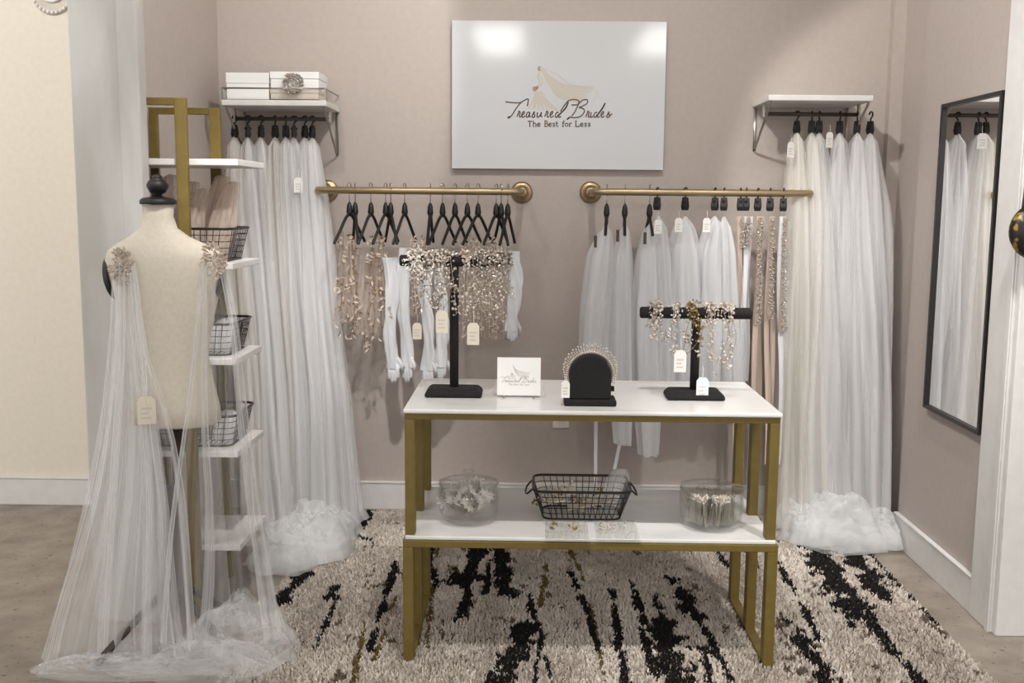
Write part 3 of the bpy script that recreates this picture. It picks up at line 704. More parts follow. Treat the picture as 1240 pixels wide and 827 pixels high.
def sprig(mb_leaf, mb_bead, mb_wire, pts, n, ls, bs, rnd, spread):
    """vine of small leaves and beads along a curve"""
    P = smooth_pts(pts, 6); mb_wire.tube(P, .0009, 5)
    for k in range(n):
        i = rnd.randrange(len(P)-1); a = Vector(P[i]); d = Vector((rnd.uniform(-1, 1), rnd.uniform(-1, .3), rnd.uniform(-1, 1)))
        c = a+Vector((rnd.uniform(-1, 1), rnd.uniform(-1, .4), rnd.uniform(-1, 1)))*spread
        if rnd.random() < .55: mb_leaf.leaf(c, d, (rnd.uniform(-.6, .6), -1, rnd.uniform(-.6, .6)), ls*rnd.uniform(.7, 1.3), ls*rnd.uniform(.35, .55))
        else: mb_bead.ball(c, bs*rnd.uniform(.6, 1.25))
def hairpiece(name, label, cat, group, strands, n, mats, seed, ls=.016, bs=.0042, spread=.012, tagat=None, tagm='paper_cream'):
    rnd = random.Random(seed); a, b, c = MB(), MB(), MB()
    loc = Vector(strands[0][0])
    for s in strands: sprig(a, b, c, s, n, ls, bs, rnd, spread)
    t = thing(name, label, cat, loc, 0, group)
    c.build('wire', mats[2], t, off=loc); a.build('leaves', mats[0], t, off=loc, kind='stuff'); b.build('beads', mats[1], t, off=loc, smooth=True, kind='stuff')
    if tagat: make_tag(t, tagat[0]-loc.x, tagat[1]-loc.y, tagat[2]-loc.z, .036, .066, 0, tagm, .035)
    return t
def P3(px, py, Y): return tuple(atY(px, py, Y))
# carded vines hanging under the hangers nearest the veils
rnd = random.Random(3)
for i, (x, ys, ye, wd_, lab) in enumerate([(418, 300, 415, 10, 'peach and gold leaf hair vine hanging nearest the veils'), (430, 308, 405, 10, 'peach and gold leaf hair vine beside a pair of white gloves, with curled tips'),
                                      (446, 310, 430, 11, 'long peach and gold leaf hair vine reaching lowest among the vines'), (461, 305, 410, 9, 'short peach hair vine touching the first white glove')]):
    Y = RAILY-.05+.03*(i % 2); S = []
    for k in range(3):
        x0_ = x+rnd.uniform(-5, 5)
        S.append([P3(x0_, ys-20, Y), P3(x0_+rnd.uniform(-5, 5), lerp(ys, ye, .3), Y), P3(x0_+rnd.uniform(-wd_, wd_), lerp(ys, ye, .65), Y-.02), P3(x0_+rnd.uniform(-wd_, wd_), ye+rnd.uniform(-10, 4), Y)])
    hp = hairpiece('hair_vine', lab, 'hairpiece', 'leaf hair vines on the glove rail', S, 24, ('lace_beige', 'leaf_gold', 'leaf_gold'), 20+i, .026, .004, .014)
    loc = hp.location
    xw = atY(x, ys, Y)
    # small backing of blush net
    q = atY(x, ys, Y+.012); e = atY(x, ye-25, Y+.012)
    MB().sheet(lambda u, v: (lerp(q.x, e.x, v)+(u-.5)*(.05+.05*v)-loc.x, q.y+.012*math.sin(u*11+v*3+i)-loc.y, lerp(q.z, e.z, v)+.01*math.sin(u*9+i)-loc.z), 16, 10).build('net_backing', 'tulle_peach', hp, smooth=True)

# gloves: flattened arm tube, palm, four fingers and a thumb
def glove(px0, py0, px1, py1, Y, seed, label, wr=.026, wh=.03):
    a = Vector(atY(px0, py0, Y)); b = Vector(atY(px1, py1, Y)); L = (a-b).length
    t = thing('long_glove', label, 'glove', a, 0, 'white satin gloves on the brass rail')
    ax = (b-a); ph = seed
    def fn(u, v):
        c = ax*(v*.88); an = 2*math.pi*u
        wdt = wr*(1.12-.32*v) if v < .78 else lerp(wr*.87, wh*.95, (v-.78)/.22)
        th = wdt*.42
        tw = 1.1*math.sin(v*2.4+ph); k = 1+.22*math.sin(3*an+v*7+ph)+.16*math.sin(5*an-v*11+ph*2)+.16*nz(math.cos(an)*2, math.sin(an)*2+seed, v*9)
        x, y = math.cos(an)*wdt*k, math.sin(an)*th*k
        return (c.x+x*math.cos(tw*.5)-y*math.sin(tw*.5)+.006*math.sin(v*6+ph), c.y+x*math.sin(tw*.5)+y*math.cos(tw*.5), c.z)
    mb = MB().sheet(fn, 28, 22, close=True); mb.build('sleeve', 'satin_white', t, smooth=True)
    tw = .55*math.sin(2.4+ph); e = Vector((math.cos(tw), math.sin(tw), 0)); dn = Vector((.0, -.02, -1)); c = ax*.87+Vector((.006*math.sin(6+ph), 0, 0))
    lens = (.15, .19, .185, .14)
    for k in range(4):
        s = c+e*((k-1.5)*wh*.36); l = L*.8*lens[k]*.85
        MB().tube([s+Vector((0, 0, .012)), s+dn*l*.4, s+dn*l*.8+e*(k-1.5)*.001, s+dn*l], [.0085, .0092, .008, .004], 8).build('finger', 'satin_white', t, smooth=True)
    s = c+e*wh*.8+Vector((0, 0, .035)); MB().tube([s-e*.006, s+(e*.35+dn)*.03, s+(e*.2+dn)*.055], [.009, .009, .004], 8).build('thumb', 'satin_white', t, smooth=True)
    return t
glove(472, 312, 477, 464, RAILY-.04, .4, 'white satin glove beside the peach hair vines')
glove(489, 300, 492, 464, RAILY-.02, 1.9, 'white satin glove hanging second along the rail, twisted at the wrist')
glove(516, 318, 518, 466, RAILY-.05, 3.1, 'white satin glove behind the black stand post, nearer the twisted one')
glove(533, 330, 535, 460, RAILY-.02, 4.4, 'white satin glove right against the tall black stand post')
glove(622, 304, 622, 414, RAILY-.04, 5.2, 'short white satin glove by the rail flange under the sign')
# lace pieces behind the tall stand
for i, (x, ys, ye, lab) in enumerate([(506, 300, 380, 'beige beaded lace appliqué between the two pairs of gloves'), (568, 300, 412, 'beige beaded lace piece with a tag behind the tall stand'), (586, 300, 408, 'blush lace piece with scalloped ends on the brass rail'),
                                 (602, 300, 410, 'blush lace piece beside the short white glove')]):
    Y = RAILY-.03; S = []
    rnd = random.Random(40+i)
    for k in range(3):
        x0_ = x+(k-1)*5
        S.append([P3(x0_, ys-8, Y), P3(x0_+rnd.uniform(-3, 3), lerp(ys, ye, .4), Y-.01), P3(x0_+rnd.uniform(-5, 5), ye, Y)])
    hp = hairpiece('lace_piece', lab, 'lace', 'lace pieces on the glove rail', S, 55, ('lace_beige', 'pearl', 'lace_white'), 60+i, .020, .0040, .018,
                   tagat=P3(505, 391, RAILY-.07) if i == 0 else None)
    loc = hp.location; q = atY(x, ys-6, Y+.015); e = atY(x, ye, Y+.015)
    MB().sheet(lambda u, v: (lerp(q.x, e.x, v)+(u-.5)*.075-loc.x, q.y+.014*math.sin(u*14+v*2+i)-loc.y, lerp(q.z, e.z, v)-.012*abs(math.sin(u*7))*v-loc.z), 18, 10).build('net_backing', 'tulle_peach', hp, smooth=True)

# ------------------------------------------------------------------ rail with white veils and sashes
bh = make_arm_hanger('black hanger with chrome hook on the sash rail', 'chrome hook hangers on the sash rail', .10, .07)
for i, px in enumerate([735, 757, 787]):
    p = atY(px, 236, RAILY); loc = (p.x, RAILY, RZ+.0145)
    hl = ORD[i]+' chrome hook hanger from the sign end of the sash rail'
    if i == 0: bh['label'] = hl; bh.location = loc; bh.rotation_euler = (0, 0, math.radians(84))
    else: dup(bh, loc, math.radians((86, 92)[i-1]), hl)
ch2, _ = make_clip_hanger('black clip hanger on the sash rail', 'clip hangers on the sash rail')
for i, px in enumerate([796, 830, 866, 877, 897, 904, 918, 933, 949]):
    p = atY(px, 236, RAILY); loc = (p.x, RAILY, RZ+.0145); rz = math.radians([60, 40, 60, 70, 85, 75, 62, 66, 70][i])
    hl = ORD[i]+' black clip hanger on the sash rail counting from the sign'
    if i == 0: ch2['label'] = hl; ch2.location = loc; ch2.rotation_euler = (0, 0, rz)
    else: dup(ch2, loc, rz, hl)
def short_veil(px, ytop, rows, seed, label, m_='organza', nf=6, tagp=None, loop=None):
    q = atY(px, ytop, RAILY); path = [(0, q.x, RAILY, q.z, .004, .01)]
    n = len(rows)
    for k, (x, y, wpx, wy) in enumerate(rows): path.append(vrow(x, y, RAILY, wpx, wy, (k+1)/n*.98+.02*(k == n-1)))
    t = thing('short_veil', label, 'veil', (q.x, RAILY, path[-1][3]), 0, 'short veils on the sash rail'); o_ = t.location
    drape(path, nf, .14, seed, nu=60, nv=24).build('net', m_, t, smooth=True, off=o_)
    inner = [(r[0], r[1], r[2], r[3]-.006, r[4]*.6, r[5]*.6) for r in path]; drape(inner, nf-2, .2, seed+1, nu=40, nv=18).build('lining', 'tulle', t, smooth=True, off=o_)
    if tagp: q2 = atY(tagp[0], tagp[1], RAILY-.09); make_tag(t, q2.x-o_.x, q2.y-o_.y, q2.z-o_.z, .034, .055, .4)
    if loop:
        q2 = atY(loop[0], loop[1], RAILY-.075); MB().box(q2.x-.006, q2.x+.006, q2.y-.002, q2.y, q2.z-.025, q2.z+.022).build('care_label', 'dark_metal', t, off=o_)
    return t
short_veil(735, 272, [(733, 282, 16, .04), (728, 310, 30, .07), (724, 370, 34, .08), (721, 430, 34, .08), (722, 500, 30, .07)], 2.2, 'white organza veil at the wall flange end of the sash rail', loop=(721, 292))
short_veil(757, 272, [(756, 282, 14, .04), (753, 310, 24, .07), (751, 380, 28, .08), (750, 460, 28, .08), (753, 536, 20, .05)], 3.7, 'white organza veil hanging second along the sash rail', loop=(748, 285))
short_veil(787, 272, [(786, 282, 16, .04), (783, 310, 26, .07), (781, 380, 32, .08), (782, 460, 34, .08), (785, 550, 22, .05)], 5.1, 'white organza veil with tiny beads down its edge', loop=(781, 288))
short_veil(797, 262, [(797, 275, 18, .04), (798, 310, 26, .06), (800, 380, 30, .07), (800, 470, 28, .07)], 6.4, 'white organza veil with a white tag at its shoulder', tagp=(797, 266))
short_veil(830, 262, [(829, 275, 22, .05), (828, 305, 38, .08), (828, 380, 46, .09), (827, 470, 46, .09)], 7.9, 'broad white organza veil behind the low black stand', tagp=(822, 264))
short_veil(866, 262, [(864, 275, 20, .05), (859, 305, 32, .08), (857, 380, 36, .09), (858, 470, 34, .09)], 9.1, 'white organza veil beside the broad one above the low stand', tagp=(856, 264))
short_veil(877, 262, [(877, 275, 14, .04), (878, 305, 22, .07), (880, 380, 26, .08), (881, 470, 26, .08)], 10.7, 'narrow white organza veil next to the beaded sashes')
# sashes: ribbon doubled over the clip with a beaded centre
SASH = [(898, 'ribbon_peach', 575, 3, 'peach ribbon sash with a beaded cluster, first beside the organza veils'), (905, 'ribbon_white', 470, 3, 'white ribbon sash with beads, tucked between peach sashes'),
        (919, 'ribbon_peach', 580, 4, 'peach ribbon sash with a long beaded band'), (934, 'ribbon_peach', 560, 4, 'peach ribbon sash with a slim crystal band'), (949, 'ribbon_white', 560, 4, 'white ribbon sash with crystal band at the rail end by the ivory veil')]
for i, (px, m_, ye, wd_, lab) in enumerate(SASH):
    q = atY(px, 262, RAILY); e = atY(px-6, ye, RAILY+.02); rnd = random.Random(i+80)
    t = thing('bridal_sash', lab, 'sash', (q.x, RAILY, e.z), 0, 'beaded sashes on the rail'); o_ = t.location
    for s in (-1, 1):
        def fn(u, v, s=s):
            return (lerp(q.x, e.x, v)+s*.009+(u-.5)*.020+.006*math.sin(v*7+i+s), RAILY+s*.012+.008*math.sin(v*5+i*2+s)+.006*math.sin(u*4), lerp(q.z, e.z+(.03 if s > 0 else 0), v))
        MB().sheet(fn, 4, 30).build('ribbon_tail', m_, t, smooth=True, off=o_)
    a, b = MB(), MB()
    hlen = (.11, .10, .42, .40, .45)[i]
    for k in range(int(hlen*420)):
        z = q.z-.012-rnd.random()*hlen; x = lerp(q.x, e.x, (q.z-z)/(q.z-e.z))+rnd.uniform(-.009, .009)
        if rnd.random() < .4: a.leaf((x, RAILY-.026, z), (rnd.uniform(-1, 1), -.1, rnd.uniform(-1, 1)), (0, -1, 0), .013, .006)
        else: b.ball((x, RAILY-.026, z), rnd.uniform(.0025, .0045))
    a.build('lace_leaves', 'lace_taupe', t, off=o_, kind='stuff'); b.build('beads', 'crystal', t, off=o_, smooth=True, kind='stuff')
    MB().box(q.x-.007, q.x+.007, RAILY-.024, RAILY-.022, q.z-.014-hlen, q.z-.004).build('beaded_band', 'lace_taupe', t, off=o_)
# ribbon ends hanging below the table top
for i, (x0_, y0_, x1_, y1_, lab) in enumerate([(722, 470, 721, 588, 'thin white ribbon tail hanging straight behind the table'), (758, 500, 744, 568, 'thin white ribbon tail slanting behind the table')]):
    q = atY(x0_, y0_, RAILY+.04); e = atY(x1_, y1_, RAILY+.04)
    o = MB().sheet(lambda u, v: (lerp(q.x, e.x, v)+(u-.5)*.014, RAILY+.04+.004*math.sin(v*6)-.0*u, lerp(q.z, e.z, v)), 3, 14).build('ribbon_tail_loose', 'ribbon_white', smooth=True)
    tag(o, lab, 'ribbon')

# ------------------------------------------------------------------ tall and low jewellery stands on the table
def t_stand(pxb, pyb, wbase, bar, ybar, Y, label, rbar):
    b = atY(pxb, pyb, Y); s_ = (b-CAM).length/FPX; zb_ = ZT+.0005
    x0_ = atY(bar[0], ybar, Y).x; x1_ = atY(bar[1], ybar, Y).x; zc = atY((bar[0]+bar[1])/2, ybar, Y).z
    t = thing('jewellery_stand', label, 'jewellery stand', (b.x, Y, zb_)); o_ = t.location; hw = wbase*s_/2
    MB().add([(sx*a, sy*c, z) for z, a, c in ((0, hw, .055), (.012, hw, .055), (.026, hw*.84, .042)) for sx, sy in ((-1, -1), (1, -1), (1, 1), (-1, 1))],
             [(3, 2, 1, 0), (8, 9, 10, 11)]+[(r*4+k, r*4+(k+1) % 4, r*4+4+(k+1) % 4, r*4+4+k) for r in (0, 1) for k in range(4)]).build('base', 'velvet_black', t, bevel=.006)
    MB().lathe([(.0135, .024), (.0135, zc-zb_)], 18).build('post', 'velvet_black', t, smooth=True)
    MB().tube([(x0_, Y, zc), (x0_+.004, Y, zc), (x1_-.004, Y, zc), (x1_, Y, zc)], [rbar*.8, rbar, rbar, rbar*.8], 20).build('crossbar', 'velvet_black', t, smooth=True, off=o_)
    return x0_, x1_, zc
TY = -1.33
ty2 = TY
a0_, a1_, azc = t_stand(550, 477, 68, (484, 617), 316, TY, 'tall black velvet T bar stand draped with hair vines', .017)
b0_, b1_, bzc = t_stand(840, 482, 68, (775, 910), 379, TY, 'low black velvet T bar stand draped with necklaces', .0175)
def on_bar(px, ybar_z, Y, rb, drop, seed, sw=.02, n=3):
    """strands that loop over the bar and hang in front"""
    rnd = random.Random(seed); x = atY(px, 320, Y).x; S = []
    for k in range(n):
        xx = x+rnd.uniform(-sw, sw)*.6; dd = drop*rnd.uniform(.7, 1.05)
        S.append([(xx, Y+rb+.006, ybar_z-.02), (xx, Y+rb*.7, ybar_z+rb*.9), (xx, Y-rb*.2, ybar_z+rb+.006), (xx, Y-rb-.006, ybar_z), (xx+rnd.uniform(-sw, sw), Y-rb-.014, ybar_z-dd*.5), (xx+rnd.uniform(-sw, sw)*1.5, Y-rb-.010, ybar_z-dd)])
    return S
tall = [(504, .05, 'pearl white flower comb near the end of the tall stand crossbar', ('lace_white', 'pearl', 'leaf_silver'), None), (522, .15, 'silver and pearl hair vine beside the tall post', ('leaf_silver', 'pearl', 'leaf_silver'), None),
        (534, .16, 'pearl hair vine with a cream tag beside the tall post', ('lace_white', 'crystal', 'leaf_silver'), (535, 376)), (541, .18, 'dense silver leaf vine touching the tall post', ('leaf_silver', 'pearl', 'leaf_silver'), None),
        (568, .17, 'blush pearl vine with a cream tag on the tall stand', ('lace_beige', 'pearl', 'leaf_silver'), (573, 391)), (584, .16, 'silver beaded vine mid crossbar on the tall stand', ('leaf_silver', 'crystal', 'leaf_silver'), None),
        (598, .18, 'large beaded spray hanging near the end of the tall stand', ('leaf_silver', 'pearl', 'leaf_silver'), None), (610, .14, 'dark silver beaded vine at the outer end of the tall stand', ('leaf_silver', 'crystal', 'leaf_silver'), None)]
for i, (px, dr, lab, ms, tg) in enumerate(tall):
    hairpiece('hair_vine', lab, 'hairpiece', 'hair vines on the tall stand', on_bar(px, azc, TY, .017, dr, 100+i, .024, 4), 62, ms, 130+i, .0135, .0040, .012, tagat=P3(tg[0], tg[1], TY-.05) if tg else None)
low = [(797, .10, 'silver bead necklace near the end of the low stand', ('leaf_silver', 'pearl', 'leaf_silver'), None), (818, .15, 'crystal and pearl necklace with a paper tag on the low stand', ('lace_white', 'crystal', 'leaf_silver'), (824, 424)),
       (841, .13, 'gold leaf chain hanging down the low stand post', ('leaf_gold', 'crystal', 'leaf_gold'), (851, 457)), (862, .17, 'blush bead strand on the low stand next to the post', ('lace_beige', 'pearl', 'leaf_silver'), None), (882, .20, 'long blush bead strand near the outer end of the low stand', ('lace_beige', 'pearl', 'leaf_silver'), None)]
for i, (px, dr, lab, ms, tg) in enumerate(low):
    S = on_bar(px, bzc, TY, .0175, dr, 160+i, .022, 4)
    hairpiece('bead_necklace', lab, 'necklace', 'necklaces on the low stand', S, 46, ms, 190+i, .0125, .0040, .010, tagat=P3(tg[0], tg[1], TY-.05) if tg else None, tagm='paper')

# tiara on arched block
YB = -1.475
a = atY(683, 493, YB); b = atY(746, 493, YB); s_ = (a-CAM).length/FPX
t = thing('tiara_stand', 'black velvet arched display block holding a tiara', 'display stand', ((a.x+b.x)/2, YB+.03, ZT+.0005)); hw = (b.x-a.x)/2
MB().box(-hw, hw, -.045, .045, 0, .018).build('base', 'velvet_black', t, bevel=.004)
zc = atY(714, 455, YB).z-ZT; R_ = .5*50*s_
prof = [(-R_, .0182)]+[(math.cos(x)*R_*-1, zc+math.sin(x)*R_) for x in np.linspace(0, math.pi, 18)]+[(R_, .0182)]
n = len(prof); MB().add([(x, -.032, z) for x, z in prof]+[(x, .032, z) for x, z in prof], [tuple(range(n))[::-1], tuple(range(n, 2*n))]+[(i, (i+1) % n, (i+1) % n+n, i+n) for i in range(n)]).build('arch', 'velvet_black', t, bevel=.004)
MB().lathe([(.008, 0), (.008, .012)], 12, (R_-.001, .0, .045), (1, 0, 0)).build('side_knob', 'velvet_black', t, smooth=True)
tc = Vector(((a.x+b.x)/2, YB+.03, ZT+zc)); t = thing('tiara', 'pearl and crystal tiara arched over the black block', 'tiara', tc)
rnd = random.Random(8); a1, b1 = MB(), MB()
MB().tube([(math.cos(x)*(R_+.004), -.012, math.sin(x)*(R_+.004)) for x in np.linspace(math.pi+.55, -.55, 40)], .0028, 8).build('band', 'leaf_silver', t, smooth=True)
for k in range(40):
    x = math.pi+.3-(math.pi+.6)*k/39; hgt = .008+.017*math.sin(max(0, min(math.pi, x)))**.7*(1 if k % 2 else .7); d = Vector((math.cos(x), 0, math.sin(x)))
    a1.leaf(d*(R_+.006)+Vector((0, -.013, 0)), d, (0, -1, 0), hgt, .006); b1.ball(d*(R_+.006+hgt)+Vector((0, -.013, 0)), .003)
    b1.ball(d*(R_+.008)+Vector((0, -.016, 0)), .0028)
a1.build('crystal_points', 'crystal', t, kind='stuff'); b1.build('pearls', 'pearl', t, smooth=True, kind='stuff')
q = atY(685, 461, YB-.01); make_tag(t, q.x-tc.x, q.y-tc.y, q.z-tc.z, .024, .05, 0, 'paper', .012)

# little sign card on its easel
YC = -1.36
a = atY(602, 474, YC); b = atY(655, 434, YC); zb_ = ZT+.0005
t = thing('sign_card', 'small white sign card with bride logo on a clear easel', 'sign', ((a.x+b.x)/2, YC, zb_)); hw = (b.x-a.x)/2; h = b.z-zb_
ti = .10
MB().add([(x, y+z*ti, z) for z in (.006, h) for y in (-.002, .002) for x in (-hw, hw)], [(0, 2, 3, 1), (4, 5, 7, 6), (0, 1, 5, 4), (2, 6, 7, 3), (0, 4, 6, 2), (1, 3, 7, 5)]).build('card', 'card_box', t)
for s in (-1, 1):
    MB().tube([(s*hw*.7, -.022, .004), (s*hw*.7, -.020, .0035), (s*hw*.7, .03, .0035), (s*hw*.7, .018, h*.5)], .003, 6).build('easel_foot', 'nickel', t, smooth=True)
    MB().tube(smooth_pts([(s*hw*.95, .004, .004), (s*hw*1.22, .004, .006), (s*hw*1.12, .006, .026), (s*hw*.98, .008, .035)], 4), .003, 6).build('easel_ear', 'glass', t, smooth=True)
# card logo: same drawing, reduced, on the tilted face
def cfn(cx_, cy_): return ((cx_-580)/620*hw*2.0, h*.56-(cy_-420)/620*hw*2.0)
mb = MB(); mb2 = MB()
for k in range(5): stroke(mb, smooth_pts([cfn(492, 282), cfn(540+k*6, 340+k*20), cfn(640+k*6, 372+k*18), cfn(742-k*14, 390+k*16)], 4), .0010, 0)
for k in range(5): stroke(mb, smooth_pts([cfn(468+k*4, 390), cfn(462+k*12, 430), cfn(432+k*26, 485)], 4), .0010, 0)
def c2(p): X = (p[0]/8.267+70)*3.937; Yv = (p[1]/8.267+90)*3.937; return cfn(X, Yv)
for st in SCR: stroke(mb2, smooth_pts([c2(p) for p in st], 4), .0011, 0)
for st in SER: stroke(mb2, [c2(p) for p in st], .0007, 0)
for m__ in (mb, mb2): m__.v = [(x, -.0026+z*ti, z) for x, y, z in m__.v]
mb.build('veil_drawing', 'ink_beige', t); mb2.build('lettering', 'print_grey', t)

# ------------------------------------------------------------------ wire baskets
def wire_basket(name, label, cx_, cy_, zb_, w_, d_, h_, flare=.03, handles=False, group=None):
    t = thing(name, label, 'basket', (cx_, cy_, zb_), 0, group)
    def ring(k, n=8):
        hw, hd = w_/2-flare*(1-k), d_/2-flare*(1-k); r = .03; P = []
        for sx, sy, a0 in ((1, 1, 0), (-1, 1, 90), (-1, -1, 180), (1, -1, 270)):
            for a in np.linspace(a0, a0+90, 5):
                P.append((sx*(hw-r)+math.cos(math.radians(a))*r, sy*(hd-r)+math.sin(math.radians(a))*r, .003+k*(h_-.003)))
        return P
    MB().tube(ring(1), .0042, 8, True).build('rim', 'wire_black', t, smooth=True)
    MB().tube(ring(.0), .003, 6, True).build('bottom_ring', 'wire_black', t, smooth=True)
    mb = MB()
    for k in (.2, .4, .6, .8): mb.tube(ring(k), .0014, 5, True)
    n1 = int(w_/.022); n2 = int(d_/.022)
    for i in range(1, n1):
        f_ = i/n1*2-1; xt, xb_ = f_*(w_/2-.01), f_*(w_/2-flare-.01)
        for s in (-1, 1): mb.tube([(xb_, s*(d_/2-flare), .003), (xt, s*d_/2, h_)], .0014, 5)
        mb.tube([(xb_, -(d_/2-flare), .003), (xb_, d_/2-flare, .003)], .0014, 5)
    for i in range(1, n2):
        f_ = i/n2*2-1; yt, yb_ = f_*(d_/2-.01), f_*(d_/2-flare-.01)
        for s in (-1, 1): mb.tube([(s*(w_/2-flare), yb_, .003), (s*w_/2, yt, h_)], .0014, 5)
    mb.build('wire_mesh', 'wire_black', t)
    if handles:
        for s in (-1, 1):
            MB().tube(smooth_pts([(s*(w_/2-.002), -.05, h_), (s*(w_/2+.018), -.045, h_-.02), (s*(w_/2+.024), 0, h_-.028), (s*(w_/2+.018), .045, h_-.02), (s*(w_/2-.002), .05, h_)], 5), .003, 6).build('handle', 'wire_black', t, smooth=True)
    return t
def bundle(name, label, cat, group, c, h_, wd_, lean, seed, m_, nf=5):
    """soft upright bunch of folded net"""
    P = [(0, c[0], c[1], c[2]+.002, wd_*.5, wd_*.35), (.3, c[0]+lean*.2, c[1], c[2]+h_*.3, wd_*.55, wd_*.4), (.7, c[0]+lean*.7, c[1], c[2]+h_*.75, wd_*.42, wd_*.3), (.95, c[0]+lean, c[1], c[2]+h_, wd_*.26, wd_*.18), (1, c[0]+lean, c[1], c[2]+h_, wd_*.06, wd_*.05)]
    t = thing(name, label, cat, c, 0, group)
    drape(P, nf, .2, seed, nu=40, nv=14).build('net', m_, t, smooth=True, off=t.location)
    P2 = [(r[0], r[1], r[2], r[3], r[4]*.6, r[5]*.6) for r in P]; drape(P2, nf-1, .25, seed+2, nu=28, nv=12).build('inner_fold', m_, t, smooth=True, off=t.location)
    return t

# ------------------------------------------------------------------ gold shelving unit by the column
def build_unit():
    fy, by = -1.20, -.875
    x1 = atY(288, 547, fy).x; x0 = XL+.012; px = atY(226, 300, fy).x
    ztop = atY(224, 119, fy).z; zt2 = atY(265, 127, by).z
    t = thing('shelving_unit', 'gold framed shelving unit with white shelves beside the grey column', 'shelving', ((x0+x1)/2, (fy+by)/2, 0)); o_ = t.location
    for y, zt_ in ((fy-.022, ztop), (by+.002, ztop)):
        MB().box(px-.018, px+.018, y, y+.02, .001, zt_).build('post', 'gold_paint', t, off=o_, bevel=.002)
        MB().box(x0+.002, x0+.030, y, y+.02, .001, zt_).build('post', 'gold_paint', t, off=o_, bevel=.002)
        MB().box(x0+.0302, px-.0182, y, y+.02, zt_-.022, zt_).build('top_rail', 'gold_paint', t, off=o_, bevel=.002)
    zs = [atY(290, yy, fy).z for yy in (660, 547, 435, 319)]+[atY(224, 192, fy).z]
    for k, z in enumerate(zs):
        xr = x1 if k < 4 else atY(276, 192, fy).x+.03
        MB().box(x0, xr, fy, by, z-.020, z).build('shelf_board', 'white_paint', t, off=o_, bevel=.002)
    return zs, x0, x1, fy, by, px
ZS, UX0, UX1, UFY, UBY, UPX = build_unit()
BL = ['black wire basket on the third shelf from the floor, under the peach net', 'black wire basket on the unit shelf level with the mannequin waist', 'black wire basket on the unit shelf second from the floor']
GB = 'wire baskets on the gold shelving unit'
for k, (si, lab) in enumerate(((3, 'topmost black wire basket on the gold shelving unit'), (2, 'middle black wire basket on the gold shelving unit'), (1, 'lowest black wire basket on the gold shelving unit'))):
    w_ = .33; cx_ = UX1-.018-w_/2; cy_ = (UFY+UBY)/2
    wire_basket('wire_basket', lab, cx_, cy_, ZS[si]+.0008, w_, .25, .105, .022, group=GB)
    nb = (5, 3, 3)[k]
    for j in range(nb):
        h_ = (.27, .13, .12)[k]
        bundle('folded_net', ORD[j]+' folded net bundle from the column side in the '+('topmost', 'middle', 'lowest')[k]+' basket', 'fabric', ('net bundles in the topmost basket', 'net bundles in the middle basket', 'net bundles in the lowest basket')[k],
               (cx_-.10+j*(.20/(nb-1)), cy_+(.03 if j % 2 else -.03), ZS[si]+.006), h_*(1-.08*(j % 3)), .075, .05 if k == 0 else .02, 3.1*j+k*7, 'tulle_peach' if k == 0 or j % 2 else 'tulle')

